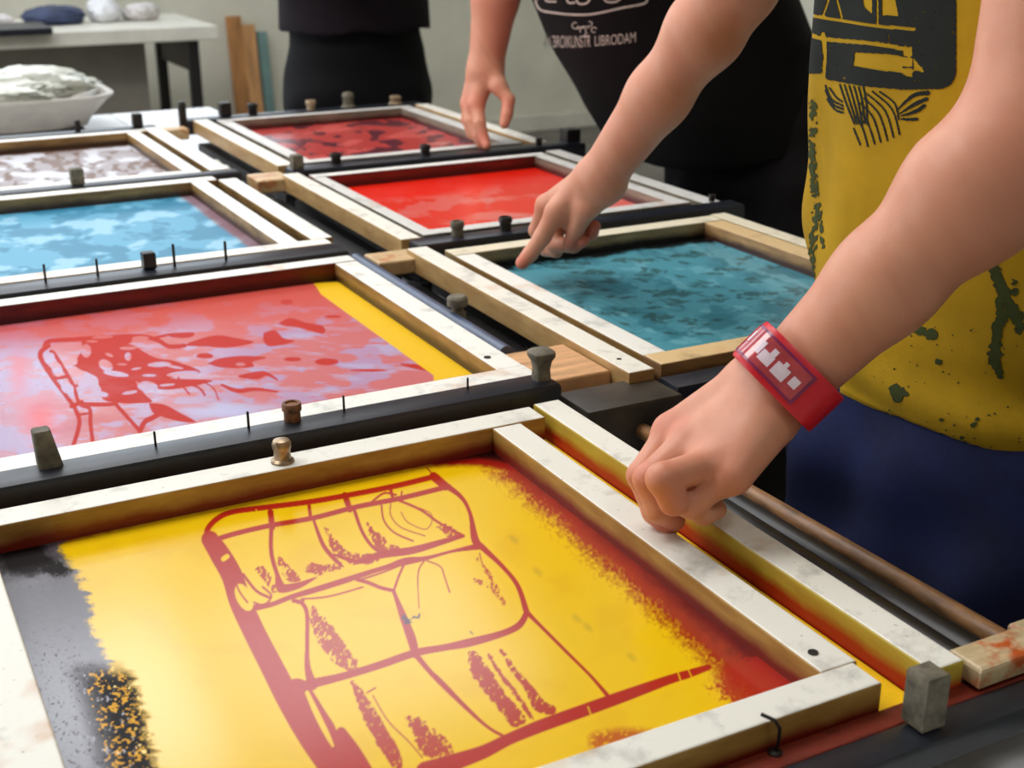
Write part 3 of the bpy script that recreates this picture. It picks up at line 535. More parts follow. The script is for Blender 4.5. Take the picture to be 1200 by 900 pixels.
# crumpled foil in the far gap
def lump(name,c,r,mat,seed,label,cat,n=40,amp=.35,freq=3.,flat=None,parent=None):
    th=np.linspace(0,math.pi,n//2+1); ph=np.linspace(0,2*math.pi,n+1)[:-1]; T,P=np.meshgrid(th,ph,indexing='ij'); d=np.stack([np.sin(T)*np.cos(P),np.sin(T)*np.sin(P),np.cos(T)],-1)
    k=1+amp*(fbm(d[...,0]*freq+d[...,2]*2.3+9,d[...,1]*freq+d[...,2]*1.7+9,seed,4)-.5)*2; k[0]=k[0,0]; k[-1]=k[-1,0]
    V=(d*k[...,None]*np.array(r)+np.array(c)).reshape(-1,3)
    if flat is not None: V[:,2]=np.maximum(V[:,2],flat)
    I=np.arange(V.shape[0]).reshape(T.shape); J=np.roll(I,-1,1); Q=np.stack([I[:-1],J[:-1],J[1:],I[1:]],-1).reshape(-1,4)
    b=MB(); b.v=[tuple(v) for v in V]; b.f=[tuple(int(i) for i in q) for q in Q]; o=b.build(name,mat,parent,True)
    return tag(o,label,cat) if label else o
p=W(1.50,5.55,-.06); lump('crumpled_wrap',p,(.022,.05,.03),'plastic',3,'pale crumpled wrap in the far gap beside the brown speckled screen','wrap',flat=Z0-.0795)
# ---- benches
def bench(label,u0,u1,v0,v1,legs,panel=False):
    t=empty('work_bench',((u0+u1)/2*U,(v0+v1)/2*U,0),label,'bench'); b=MB(); b.ubox(u0,u1,v0,v1,-.11,-.08,.003); b.build('worktop','worktop',t)
    for (u,v) in legs: b=MB(); b.box(u*U-.02,u*U+.02,v*U-.02,v*U+.02,0,Z0-.11,.002); b.build('leg','blackleg',t)
    if panel: b=MB(); b.box(u0*U+.03,u1*U-.03,v0*U+.02,v0*U+.04,.12,Z0-.11,.002); b.build('shade_panel','black',t); b=MB(); b.box(u1*U-.04,u1*U-.02,v0*U+.05,v1*U-.05,.12,Z0-.11,.002); b.build('end_panel','black',t)  # black panels added to stand in for the darkness under the bench
    return t
bench('long white topped bench carrying the left row of screens',-1.3,1.52,.2,7.95,[(-1.15,.4),(1.35,.45),(-1.15,7.7),(1.35,7.7)])
bench('white topped bench carrying the teal and red screens',1.525,2.95,2.29,6.45,[(1.62,2.35),(2.8,2.4),(1.62,6.3),(2.8,6.3)],True)
bench('short white bench beside the far person',1.525,2.12,6.455,7.95,[(1.62,6.6),(2.02,6.6),(1.62,7.8),(2.02,7.8)])
# tub with crumpled plastic on the far worktop
c=on(10,143,-.08); tx,ty=.355,7.52*U
def tub():
    t=empty('plastic_tub',(tx,ty,Z0-.08),'shallow pale grey tub at the far end of the white worktop','tub'); b=MB(); n=40; o=0
    def ring(rx,ry,z): return [(tx+rx*np.sign(math.cos(a))*abs(math.cos(a))**.5,ty+ry*np.sign(math.sin(a))*abs(math.sin(a))**.5,Z0+z) for a in [2*math.pi*(k+.5)/n for k in range(n)]]
    R=[ring(.19,.12,-.062),ring(.20,.13,-.045),ring(.235,.16,-.005),ring(.25,.17,.004),ring(.25,.17,.009),ring(.235,.16,.009),ring(.225,.15,-.004),ring(.19,.12,-.04)]
    vs=[p for r in R for p in r]; fs=[tuple(reversed(range(n)))]+[(i*n+k,i*n+(k+1)%n,(i+1)*n+(k+1)%n,(i+1)*n+k) for i in range(len(R)-1) for k in range(n)]+[tuple((len(R)-1)*n+k for k in range(n))]
    b.add(vs,fs); b.build('basin','tub',t,True); b=MB(); b.box(tx-.10,tx+.17,ty-.12,ty+.05,Z0-.08,Z0-.0615,.004); b.build('dark_foot','black',t); return t
tub()
lump('plastic_bag',(tx+.02,ty,Z0+.022),(.185,.10,.040),'plastic',5,'crumpled clear plastic bag heaped in the pale tub','plastic bag',64,.42,4.)
lump('plastic_bag',(tx-.235,ty-.235,Z0-.045),(.04,.05,.04),'plastic',9,'white plastic bag lying beside the pale tub','plastic bag',40,.4,4.,flat=Z0-.0795)
# ================================================================== ROOM
WY=6.95; WX0=-4.2; WX1=4.6; WY0=-3.2; CH=3.1
def struct(name,b,mat): return tag(b.build(name,mat),kind='structure')
b=MB(); b.box(WX0,WX1,WY0,WY,-.1,0,.001); struct('floor',b,'floor')
b=MB(); b.box(WX0-.2,WX1+.2,WY0-.2,WY+.2,CH,CH+.1,.001); struct('ceiling',b,'ceil')
# far wall with two high windows
def wall_x(name,y0,y1,holes,x0=WX0,x1=WX1):
    b=MB(); xs=x0
    for (a,c,z0,z1) in holes:
        b.box(xs,a,y0,y1,0,CH,.0005); b.box(a,c,y0,y1,0,z0,.0005); b.box(a,c,y0,y1,z1,CH,.0005); xs=c
    b.box(xs,x1,y0,y1,0,CH,.0005); return struct(name,b,'wall')
HW=[(-3.6,-1.9,1.75,2.85),(-1.6,.2,1.75,2.85),(.5,2.3,1.75,2.85)]
wall_x('wall_far',WY,WY+.12,HW); b=MB(); b.box(WX1,WX1+.12,WY0,WY+.12,0,CH,.0005); struct('wall_right',b,'wall'); b=MB(); b.box(WX0,WX1,WY0-.12,WY0,0,CH,.0005); struct('wall_near',b,'wall')
LW=[(2.2,4.0,1.0,2.6),(4.4,6.2,1.0,2.6)]
b=MB(); ys=WY0
for (a,c,z0,z1) in LW: b.box(WX0-.12,WX0,ys,a,0,CH,.0005); b.box(WX0-.12,WX0,a,c,0,z0,.0005); b.box(WX0-.12,WX0,a,c,z1,CH,.0005); ys=c
b.box(WX0-.12,WX0,ys,WY+.12,0,CH,.0005); struct('wall_left',b,'wall')
b=MB(); b.box(WX0,WX1,WY-.015,WY,0,.09,.003); struct('baseboard_far',b,'tabletop')
def area(name,loc,rot,sx,sy,e,col):
    l=bpy.data.lights.new(name,'AREA'); l.shape='RECTANGLE'; l.size=sx; l.size_y=sy; l.energy=e; l.color=col; o=bpy.data.objects.new(name,l); o.location=loc; o.rotation_euler=rot; C.objects.link(o); return o
k=1
for (a,c,z0,z1) in HW:
    b=MB(); 
    for q in ((a,a+.04,z0,z1),(c-.04,c,z0,z1),(a+.04,c-.04,z0,z0+.04),(a+.04,c-.04,z1-.04,z1),((a+c)/2-.02,(a+c)/2+.02,z0+.04,z1-.04)): b.box(q[0],q[1],WY+.02,WY+.07,q[2],q[3],.002)
    w=struct('window_%d'%k,b,'tabletop'); b=MB(); b.box(a+.03,c-.03,WY+.04,WY+.046,z0+.03,z1-.03,.0005); b.build('pane','glass',w)
    area('daylight_far_%d'%k,((a+c)/2,WY+.2,(z0+z1)/2),(math.radians(-90),0,0),c-a,z1-z0,EFAR,(.80,.90,1.)); k+=1
for (a,c,z0,z1) in LW:
    b=MB()
    for q in ((a,a+.05,z0,z1),(c-.05,c,z0,z1),(a+.05,c-.05,z0,z0+.05),(a+.05,c-.05,z1-.05,z1),((a+c)/2-.02,(a+c)/2+.02,z0+.05,z1-.05)): b.box(WX0-.07,WX0-.02,q[0],q[1],q[2],q[3],.002)
    w=struct('window_%d'%k,b,'tabletop'); b=MB(); b.box(WX0-.046,WX0-.04,a+.04,c-.04,z0+.04,z1-.04,.0005); b.build('pane','glass',w)
    area('daylight_left_%d'%k,(WX0-.2,(a+c)/2,(z0+z1)/2),(0,math.radians(-90),0),z1-z0,c-a,ELEFT,(.93,.96,1.)); k+=1
M['lamp']=emis('lamp_diffuser',(1,.985,.96,1),1.)
for (x,y,w,l,kk,lab) in LAMPS:
    w/=2;l/=2
    t=empty('ceiling_light',(x,y,CH),lab,'ceiling light','ceiling lights'); b=MB(); b.box(x-w,x+w,y-l,y+l,CH-.05,CH-.004,.004); b.build('housing','tabletop',t)
    b=MB(); b.box(x-w+.03,x+w-.03,y-l+.03,y+l-.03,CH-.056,CH-.0495,.001); b.build('diffuser','lamp',t); area('lamp_light',(x,y,CH-.062),(0,0,0),2*w-.06,2*l-.06,ELAMP*kk*math.pi*4*w*l,(.86,.91,1.) if y>3 else (1.,.98,.95))
# ---- back table, planks
t=empty('back_table',(.2,6.2,0),'cream topped table with black legs against the far wall','table')
tx0,tx1,ty0,ty1,tz=-1.8,1.60,5.78,6.5,.80
b=MB(); b.box(tx0,tx1,ty0,ty1,tz-.06,tz,.004); b.build('table_top','tabletop',t)
for x in (tx0+.1,tx1-.10):
    for y in (ty0+.06,ty1-.06): b=MB(); b.box(x-.022,x+.022,y-.022,y+.022,0,tz-.06,.002); b.build('leg','blackleg',t)
b=MB(); b.box(tx1-.108,tx1-.092,ty0+.085,ty1-.085,tz-.20,tz-.062,.002); b.build('end_panel','brownpanel',t)
b=MB(); b.box(tx1-.11,tx1-.09,ty0+.085,ty1-.085,.24,.27,.002); b.build('cross_bar','blackleg',t)
b=MB(); b.box(tx0+.14,1.36,ty1-.36,ty1-.34,.10,tz-.062,.002); b.build('back_panel','grey',t)
def onb(px): d=FWD+RGT*((px-600)/F); return d
b=MB(); b.box(.52,.80,6.03,6.3,tz,tz+.045,.006); tag(b.build('sheet_board','cloth'),'pale patterned folded cloth on the back table','cloth')
b=MB(); b.box(-.6,.90,5.70,6.0,tz,tz+.028,.004); tag(b.build('flat_screen','rail'),'flat dark edged screen lying on the back table corner','screen')
lump('folded_fabric',(.99,6.18,tz+.03),(.13,.12,.05),'navyitem',12,'folded navy fabric on the back table','fabric',32,.2,2.,flat=tz+.001)
lump('paper_bag',(1.21,6.2,tz+.04),(.075,.10,.06),'paper',14,'crumpled white paper beside the navy fabric','paper',32,.3,3.,flat=tz+.001)
lump('patterned_cloth',(1.37,6.2,tz+.03),(.08,.09,.045),'cloth',15,'small patterned cloth heap near the table end','cloth',32,.3,3.,flat=tz+.001)
def plank(label,x,w,h,mat,lean=.10,y=WY-.02,th=.03,name='wood_plank'):
    b=MB(); b.prism([(x,-th),(x+w,-th),(x+w,0),(x,0)],0,h,.002); o=b.build(name,mat); o.location=(0,y-lean,0); o.rotation_euler=(-math.atan(lean/h)*.95,0,0); return tag(o,label,'plank','planks leaning on the far wall')
for (px,wd,hh,mat,lab,nm) in ((272,.075,.745,'plank','taller orange brown plank leaning on the far wall','wood_plank'),(288.5,.07,.70,'plank2','shorter paler plank leaning on the far wall','wood_plank'),(307,.05,.66,'teal','thin grey green board leaning beside the two planks','thin_board')):
    d=FWD+RGT*((px-600)/F)+UPV*((450-70)/F); t=(WY-.1)/d[1]; plank(lab,d[0]*t,wd,hh,mat,name=nm)
# ================================================================== implicit surfaces
def rc(p,a,b,ra,rb):
    a=np.asarray(a,np.float32);b=np.asarray(b,np.float32); d=b-a; L=float(d@d)+1e-9; t=np.clip(((p-a)@d)/L,0,1); q=p-a-t[:,None]*d
    return np.sqrt((q*q).sum(1))-(ra+(rb-ra)*t)
def smin(a,b,k): h=np.clip(.5+.5*(b-a)/k,0,1); return b*(1-h)+a*h-k*h*(1-h)
def chain(p,J,k=.003):
    d=None
    for (a,ra),(b,rb) in zip(J[:-1],J[1:]):
        e=rc(p,a,b,ra,rb); d=e if d is None else smin(d,e,k)
    return d
def surf(f,lo,hi,h,iters=3):
    lo=np.array(lo,float); hi=np.array(hi,float); R=4; H=h*R; nc=np.ceil((hi-lo)/H).astype(int)+1
    ax=[lo[i]+H*(np.arange(nc[i])+.5)-h*.5 for i in range(3)]; G=np.stack(np.meshgrid(*ax,indexing='ij'),-1).reshape(-1,3).astype(np.float32)
    dc=f(G).reshape(nc); D=np.repeat(np.repeat(np.repeat(dc,R,0),R,1),R,2).astype(np.float32)
    near=np.repeat(np.repeat(np.repeat(np.abs(dc)<H*1.6,R,0),R,1),R,2); idx=np.argwhere(near)
    for s in range(0,len(idx),400000):
        I=idx[s:s+400000]; D[I[:,0],I[:,1],I[:,2]]=f((lo+I*h).astype(np.float32))
    S=D<0; n=np.array(S.shape)-1; cnt=np.zeros(n,np.int8)
    for a in (0,1):
        for b in (0,1):
            for c in (0,1): cnt+=S[a:a+n[0],b:b+n[1],c:c+n[2]]
    cell=(cnt>0)&(cnt<8); vid=np.full(cell.shape,-1,np.int64); ci=np.argwhere(cell); vid[cell]=np.arange(len(ci))
    V=(lo+(ci+.5)*h).astype(np.float32); Q=[]
    for axis in range(3):
        sl=[slice(1,None)]*3; A=[slice(1,-1)]*3; A[axis]=slice(0,-1); B=[slice(1,-1)]*3; B[axis]=slice(1,None)
        a=S[tuple(A)]; b=S[tuple(B)]; e=np.argwhere(a!=b); flip=a[a!=b]; off=np.ones(3,int); off[axis]=0; e=e+off
        o1=np.zeros(3,int); o2=np.zeros(3,int); o1[(axis+1)%3]=1; o2[(axis+2)%3]=1
        g=lambda x: vid[x[:,0],x[:,1],x[:,2]]
        q=np.stack([g(e-o1-o2),g(e-o2),g(e),g(e-o1)],1); q[~flip]=q[~flip][:,::-1]; Q.append(q)
    Q=np.concatenate(Q); Q=Q[(Q>=0).all(1)]
    e=h*.3
    for k in range(iters):
        d=f(V); g=np.stack([f(V+np.array(o,np.float32))-f(V-np.array(o,np.float32)) for o in ((e,0,0),(0,e,0),(0,0,e))],1)/(2*e)
        st=d/np.maximum((g*g).sum(1),.2); st=np.clip(st,-h*.7,h*.7); V=V-(g*st[:,None]).astype(np.float32)
    return V,Q
def joinm(parts):
    V=[];Q=[];K=[];o=0
    for v,q,c in parts: V.append(v);Q.append(q+o);K.append(c);o+=len(v)
    return np.concatenate(V),np.concatenate(Q),np.concatenate(K)
def skincol(V,reds=(),base=(207,145,118),red=(200,92,74),seed=1):
    n=fbm(V[:,0]*60+V[:,2]*35,V[:,1]*60-V[:,2]*20,seed,4); c=np.broadcast_to(L3(base),(len(V),3)).copy(); c=lerp(c,(196,122,92),np.clip((n-.45)*2.2,0,1)*.3); c=lerp(c,(232,178,148),np.clip((.5-n)*2.2,0,1)*.25)
    for (p,r,a) in reds: d=np.sqrt(((V-np.asarray(p,np.float32))**2).sum(1)); c=lerp(c,red,np.exp(-(d/r)**2)*a)
    return c.astype(np.float32)
def box_of(pts,m): P=np.array(pts); return P.min(0)-m,P.max(0)+m
def arm_sdf(sh,el,wr,fingers,palm,rs=(.048,.043,.030,.0255),kf=.0035,kp=.008,flat=None):
    """fingers: chains of (point,radius); palm: capsules; arm radii shoulder, elbow, mid forearm, wrist"""
    mid=wr+(el-wr)*.45; belly=wr+(el-wr)*.78
    ax=(el-wr)/np.linalg.norm(el-wr)
    wv=flat if flat is not None else np.array([0,0,0.])
    def f(p):
        d=rc(p,wr+wv,mid+wv*.5,rs[3],rs[2]); d=smin(d,rc(p,wr-wv,mid-wv*.5,rs[3],rs[2]),.012)
        d=smin(d,rc(p,mid,belly,rs[2],rs[1]*.98),.02); d=smin(d,rc(p,belly,el,rs[1]*.98,rs[1]*.92),.02)
        d=smin(d,rc(p,el,sh,rs[1],rs[0]),.022)
        pm=None
        for (a,b,ra,rb) in palm: e=rc(p,a,b,ra,rb); pm=e if pm is None else smin(pm,e,.010)
        d=smin(d,pm,.016)
        fg=None
        for J in fingers: e=chain(p,J,kf); fg=e if fg is None else smin(fg,e,.0016)
        return smin(d,fg,kp)
    return f
def torso_stack(zs,cx,cy,a,b,rot=0.,pw=2.3):
    cr,sr=math.cos(rot),math.sin(rot)
    def f(p):
        z=p[:,2]; X=p[:,0]-np.interp(z,zs,cx); Y=p[:,1]-np.interp(z,zs,cy); x=X*cr+Y*sr; y=-X*sr+Y*cr; A=np.interp(z,zs,a); B=np.interp(z,zs,b)
        r=(np.abs(x/B)**pw+np.abs(y/A)**pw)**(1/pw); d=(r-1)*np.minimum(A,B)*(.75+.25*np.minimum(1,r))
        return np.maximum(d,np.maximum(z-zs[-1],zs[0]-z))
    return f
def head_parts(p,c,fx,fy):
    """head centred at c facing (fx,fy)"""
    c=np.asarray(c,np.float32); q=p-c; x=q[:,0]*fx+q[:,1]*fy; y=-q[:,0]*fy+q[:,1]*fx; z=q[:,2]
    d=(np.sqrt((x/.095)**2+(y/.075)**2+(z/.112)**2)-1)*.075; jaw=(np.sqrt(((x-.028)/.062)**2+(y/.056)**2+((z+.068)/.052)**2)-1)*.05; d=smin(d,jaw,.03)
    L=lambda u,v,w:(c[0]+u*fx-v*fy,c[1]+u*fy+v*fx,c[2]+w)
    d=smin(d,rc(p,L(.09,0,.01),L(.112,0,-.028),.008,.014),.012); d=smin(d,rc(p,L(.088,-.02,-.058),L(.088,.02,-.058),.006,.006),.008)
    for s in (-1,1):
        d=smin(d,rc(p,L(-.005,s*.076,.015),L(-.002,s*.078,-.02),.014,.009),.006); e=rc(p,L(.083,s*.030,.012),L(.083,s*.034,.012),.011,.011); d=-smin(-d,e,.008)
    return d
def person(name_label,arms,torso,shirt,shirt_mat,trouser,trou_mat,head,face,hem,feet,hips,group=None):
    """body = one surface mesh (head, trunk, legs and both arms with hands); clothing, hair and shoes are its wear"""
    t=empty('person',(hips[0],hips[1],0),name_label,'person'); parts=[]
    fx,fy=face; armf=[a['f'] for a in arms]
    nk=(np.array(head)+torso['neck'])/2
    for a in arms:
        lo,hi=box_of(a['pts'],.07); V,Q=surf(a['f'],lo,hi,a['h']); parts.append((V,Q,skincol(V,a['reds'],seed=a.get('seed',1))))
    def tf(p):
        d=head_parts(p,head,fx,fy); d=smin(d,rc(p,torso['neck'],np.array(head)+[0,0,-.07],.056,.05),.02)
        d=smin(d,rc(p,torso['chest'],torso['neck'],.085,.05),.04); d=smin(d,rc(p,hips,torso['chest'],.085,.10),.04)
        for a in arms: d=smin(d,rc(p,a['sh'],torso['chest'],.05,.07),.03)
        for (h,kn,an) in feet: d=smin(d,rc(p,h,kn,.07,.048),.03); d=smin(d,rc(p,kn,an,.046,.034),.02)
        return d
    pts=[head,hips,torso['chest']]+[a['sh'] for a in arms]+[q for f3 in feet for q in f3]; lo,hi=box_of(pts,.14); hi[2]=head[2]+.15; lo[2]=.03
    V,Q=surf(tf,lo,hi,.010,2); parts.append((V,Q,skincol(V)))
    V,Q,K=joinm(parts); fast_mesh('body',V,Q,'skin',t,K)
    # hair: cap over the skull
    def hf(p):
        q=p-np.asarray(head,np.float32); x=q[:,0]*fx+q[:,1]*fy; y=-q[:,0]*fy+q[:,1]*fx; z=q[:,2]; n=.004*np.sin(x*260)*np.sin(y*240+z*90)
        d=(np.sqrt(((x+.008)/.108)**2+(y/.088)**2+((z-.012)/.122)**2)-1)*.088+n; cut=x*.75-z-.002; return np.maximum(d,np.maximum(cut-.0,-(z+.075)))
    V,Q=surf(hf,np.array(head)-.17,np.array(head)+.17,.006,2); fast_mesh('hair',V,Q,'hair',t)
    lo,hi=shirt['box']; V,Q=surf(shirt['f'],lo,hi,shirt['h'],2); fast_mesh('shirt',V,Q,shirt_mat,t)
    lo,hi=trouser['box']; V,Q=surf(trouser['f'],lo,hi,trouser['h'],2); fast_mesh('trousers',V,Q,trou_mat,t)
    for (h,kn,an) in feet:
        def sf(p,an=an):
            d=rc(p,(an[0]-fx*.04,an[1]-fy*.04,.045),(an[0]+fx*.14,an[1]+fy*.14,.034),.042,.034); d=smin(d,rc(p,(an[0],an[1],.05),(an[0],an[1],.10),.045,.045),.03); return np.maximum(d,.003-p[:,2])
        V,Q=surf(sf,(an[0]-.25,an[1]-.25,-.01),(an[0]+.25,an[1]+.25,.17),.008,2); fast_mesh('shoe',V,Q,'shoe',t)
    return t
def arr(*a): return np.array(a,float)
# ------------------------------------------------------------------ person in the mustard shirt
cen=arr(.83+DX1,.755+DY1,0)
# near (own left) arm
el=at(1214,152,.83); wr=at(903,463,.925); sh=at(1297,-300,.80)
iM=at(786,505,.945); iP=at(751,557,.928); iD=at(767,599,.926); iT=at(783,617,.928)
mM=at(806,517,.925); mP=at(760,561,.906); mD=at(772,597,.908); mT=at(790,609,.918)
rM=at(838,541,.900); rP=at(776,561,.874); rD=at(789,587,.884); rT=at(806,590,.896)
pM=at(859,556,.892); pP=at(809,592,.892); pD=at(824,602,.902); pT=at(840,597,.908)
tB=at(856,505,.955); tM=at(815,555,.965); tT=at(792,596,.932)
fingers1=[[(iM,.0105),(iP,.0098),(iD,.0088),(iT,.0078)],[(mM,.0108),(mP,.0105),(mD,.0092),(mT,.0080)],[(rM,.0112),(rP,.0108),(rD,.0096),(rT,.0086)],[(pM,.0095),(pP,.0090),(pD,.0078),(pT,.0070)],[(tB,.014),(tM,.011),(tT,.0095)]]
wa=at(880,449,.94); wb=at(897,492,.908)
palm1=[(wa,iM,.0185,.0128),((wa+wb)/2,mM,.0190,.0128),(wb*.7+wa*.3,rM,.0190,.0125),(wb+(arr(*wb)-wa)*.05,pM,.0205,.0140),(wr,(rM+mM)/2+arr(0,0,-.006),.020,.016),(wa,tB,.018,.015)]
fl=(wb-wa); fl=fl/np.linalg.norm(fl)*.0075
near={'f':arm_sdf(sh,el,wr,fingers1,palm1,(.050,.0445,.032,.0225),flat=fl),'pts':[sh,el,wr,iT,pT,tT],'h':.0024,'sh':sh,'reds':[(iM,.015,.55),(mM,.014,.6),(rM,.014,.45),(pM,.013,.35),(mP,.011,.75),(rP,.011,.55),(iP,.011,.5),(iT,.012,.6),(mT,.012,.6),(el,.05,.25),(rD,.01,.5)]}
# far arm, pointing at the teal screen
el2=at(866,-20,1.34); wr2=at(702,210,1.50); sh2=at(983,-238,1.10)
aM=at(652,248,1.545); aP=at(636,277,1.562); aD=at(621,298,1.570); aT=at(612,308,1.572)
bM=at(640,240,1.580); bP=at(629,270,1.605); bD=at(640,292,1.612); bT=at(652,295,1.600)
cM=at(655,246,1.600); cP=at(650,286,1.595); cD=at(672,288,1.575); cT=at(683,282,1.56)
dM=at(672,250,1.605); dP=at(678,280,1.59); dD=at(693,274,1.57); dT=at(697,265,1.56)
eB=at(690,240,1.515); eM=at(675,268,1.55); eT=at(668,284,1.565)
fingers2=[[(aM,.0125),(aP,.0105),(aD,.0092),(aT,.0082)],[(bM,.0110),(bP,.0098),(bD,.0086),(bT,.008)],[(cM,.0105),(cP,.0100),(cD,.0086),(cT,.008)],[(dM,.0098),(dP,.0088),(dD,.0078),(dT,.0072)],[(eB,.014),(eM,.0098),(eT,.0085)]]
wa2=at(694,206,1.51); wb2=at(713,218,1.50)
palm2=[(wa2,aM,.017,.0125),(wa2,bM,.017,.012),(wr2,cM,.018,.012),(wb2,dM,.017,.0115),(wb2,eB,.017,.0145),(wr2,at(668,255,1.565),.019,.016)]
far={'f':arm_sdf(sh2,el2,wr2,fingers2,palm2,(.048,.040,.031,.0215),flat=(wb2-wa2)*.18),'pts':[sh2,el2,wr2,aT,dT,bT],'h':.0028,'sh':sh2,'reds':[(aM,.014,.3),(aT,.012,.8),(dT,.014,.8),(cT,.014,.8),(eT,.012,.6),(bM,.012,.4)],'seed':4}
zs=[.80,.92,1.0,1.1,1.2,1.32,1.42,1.50]
st=torso_stack(zs,[cen[0]+v for v in (.0,-.005,-.01,-.012,-.015,-.02,-.02,-.01)],[cen[1]]*8,[.162,.163,.165,.169,.172,.178,.175,.10],[.108,.112,.120,.128,.132,.130,.115,.06])
HEM1=.925
def shirt1(p):
    d=st(p); z=p[:,2]; y=p[:,1]
    hemw=np.exp(-((z-HEM1)/.06)**2)
    d=d+.0035*np.sin(z*105+y*16+2.2*np.sin(y*13))*hemw+.004*np.sin(z*46-y*30+1.)*np.exp(-((z-1.03)/.09)**2)+.0035*np.sin(y*62+z*7+np.sin(z*11))*np.exp(-((y-cen[1]-.13)/.08)**2)
    d=d-.012*hemw*sstep(.15,.0,np.abs(y-cen[1]))*0
    for s_,e_ in ((sh,el),(sh2,el2)): d=smin(d,rc(p,s_,s_+(e_-s_)*.42,.066,.064),.03)
    return np.maximum(d,HEM1+.004*np.sin(y*30)-z)
kneeL=arr(cen[0]-.03,cen[1]-.09,.50); kneeR=arr(cen[0]-.03,cen[1]+.10,.50)
hl=arr(cen[0]-.01,cen[1]-.085,.86); hr=arr(cen[0]-.01,cen[1]+.09,.86); al=arr(cen[0]+.01,cen[1]-.10,.09); ar=arr(cen[0]+.02,cen[1]+.12,.09)
def trou(hips,cx,cy,hl,kl,al,hr,kr,ar,wd=.168,dp=.115,rt=.098,fold=.004,top=1.0,rot=0.):
    pel=torso_stack([.78,.86,.94,top],[cx]*4,[cy]*4,[wd*.96,wd,wd*.98,wd*.9],[dp,dp*1.02,dp,dp*.9],rot)
    def f(p):
        d=pel(p)
        for h,k,a in ((hl,kl,al),(hr,kr,ar)): d=smin(d,rc(p,h,k,rt,rt*.82),.025); d=smin(d,rc(p,k,a,rt*.82,rt*.66),.02)
        z=p[:,2]; d=d+fold*np.sin(p[:,1]*55+z*22+p[:,0]*30)*np.exp(-((z-.8)/.14)**2)+fold*.7*np.sin(z*60+p[:,1]*20); return np.maximum(d,.07-z)
    return f
t1=trou(None,cen[0],cen[1],hl,kneeL,al,hr,kneeR,ar)
head1=arr(cen[0]-.06,cen[1],1.66)
P1=person('person in a mustard printed shirt and navy trousers pressing on the wooden bars',[near,far],{'neck':arr(cen[0]-.03,cen[1],1.50),'chest':arr(cen[0]-.015,cen[1],1.32)},
 {'f':shirt1,'box':(arr(cen[0]-.30,cen[1]-.36,.88),arr(cen[0]+.22,cen[1]+.36,1.56)),'h':.005},'shirt_y',{'f':t1,'box':(arr(cen[0]-.22,cen[1]-.30,.04),arr(cen[0]+.22,cen[1]+.32,1.02)),'h':.008},'navy',head1,(-1.,0.),HEM1,[(hl,kneeL,al),(hr,kneeR,ar)],arr(cen[0],cen[1],.92))
# shirt print: an ink film lying on the cloth
def shirt_sheet(name,parent,f,x0,ys,zs_,step,paint,mask,mat,off=.0006):
    ny=int((ys[1]-ys[0])/step); nz=int((zs_[1]-zs_[0])/step); Y,Zz=np.meshgrid(np.linspace(*ys,ny),np.linspace(*zs_,nz)); p=np.stack([np.full(Y.size,x0),Y.ravel(),Zz.ravel()],1).astype(np.float32); hit=np.zeros(len(p),bool)
    for i in range(46): d=f(p); p[:,0]+=np.clip(d*.7,-.02,.03); hit|=np.abs(d)<.0006
    d=f(p); hit=np.abs(d)<.0012; p[:,0]-=off; px,py=proj(p); m=mask(px,py)*hit; col=paint(px,py,m)
    I=np.arange(len(p)).reshape(nz,ny); Q=np.stack([I[:-1,:-1],I[1:,:-1],I[1:,1:],I[:-1,1:]],-1).reshape(-1,4); ok=(m[Q].mean(1)>.42)&hit[Q].all(1)&(np.abs(np.diff(p[Q][:,:,0],axis=1)).max(1)<step*6); Q=Q[ok]
    used=np.unique(Q); rm=np.full(len(p),-1); rm[used]=np.arange(len(used)); return fast_mesh(name,p[used],rm[Q],mat,parent,col[used])
c=Canvas(); S=c.stroke
c.poly([(946,-60),(1120,-60),(1120,86),(1116,98),(1104,104),(1060,105),(1013,101),(969,93),(962,86),(948,86)],sm=False)
for a,w in (([(946,16),(961,20),(1024,30),(1071,34)],4.5),([(946,36),(962,45),(1024,51),(1058,57)],5.5),([(1028,-20),(1028,28)],2.6),([(975,-12),(964,19)],3),([(978,-10),(986,20)],3),([(1041,40),(1041,52)],1.6)): S(a,w,-1)
S([(964,40),(966,60),(964,90)],6,-1); S([(963,64),(962,84)],3,.8,speck=.45,seed=3)
c.poly([(1002,61),(1058,64),(1058,86),(1027,82),(999,77)],-1,sm=False); S([(1005,58),(1030,61),(1062,66)],1.2,1)
c.poly([(1058,54),(1069,55),(1069,91),(1058,88)],-1,sm=False); c.poly([(1070,67),(1084,85),(1070,83)],-1,sm=False); S([(1057,66),(1070,67)],1); S([(1057,79),(1070,79)],1)
c.poly([(1008,-20),(1022,-20),(1022,17),(1012,8)],-1,sm=False); c.poly([(1033,-20),(1045,-20),(1053,19),(1033,18)],-1,sm=False)
r=random.Random(5)
for k in range(70): x=r.uniform(1060,1118); y=r.uniform(0,100); c.ell(x,y,r.uniform(.5,1.3),r.uniform(.5,1.3),0,-1)
for k in range(50): x=r.uniform(970,1010); y=r.uniform(52,95); c.ell(x,y,r.uniform(.5,1.2),r.uniform(.5,1.2),0,-1)
for i in range(6): S([(984+i*5.5,99+i*.7),(991+i*4.8,120),(1001+i*3,145)],1.9)
for a in ([(1030,107),(1048,121),(1053,140)],[(1022,107),(1045,128),(1054,158)],[(1016,110),(1037,130),(1047,161)],[(1012,115),(1030,134),(1040,165)],[(1008,121),(1023,138),(1032,167)],[(1007,129),(1017,145),(1025,169)],[(1004,137),(1011,151),(1017,172)],[(1000,150),(1004,160),(1008,170)]): S(a,1.7)
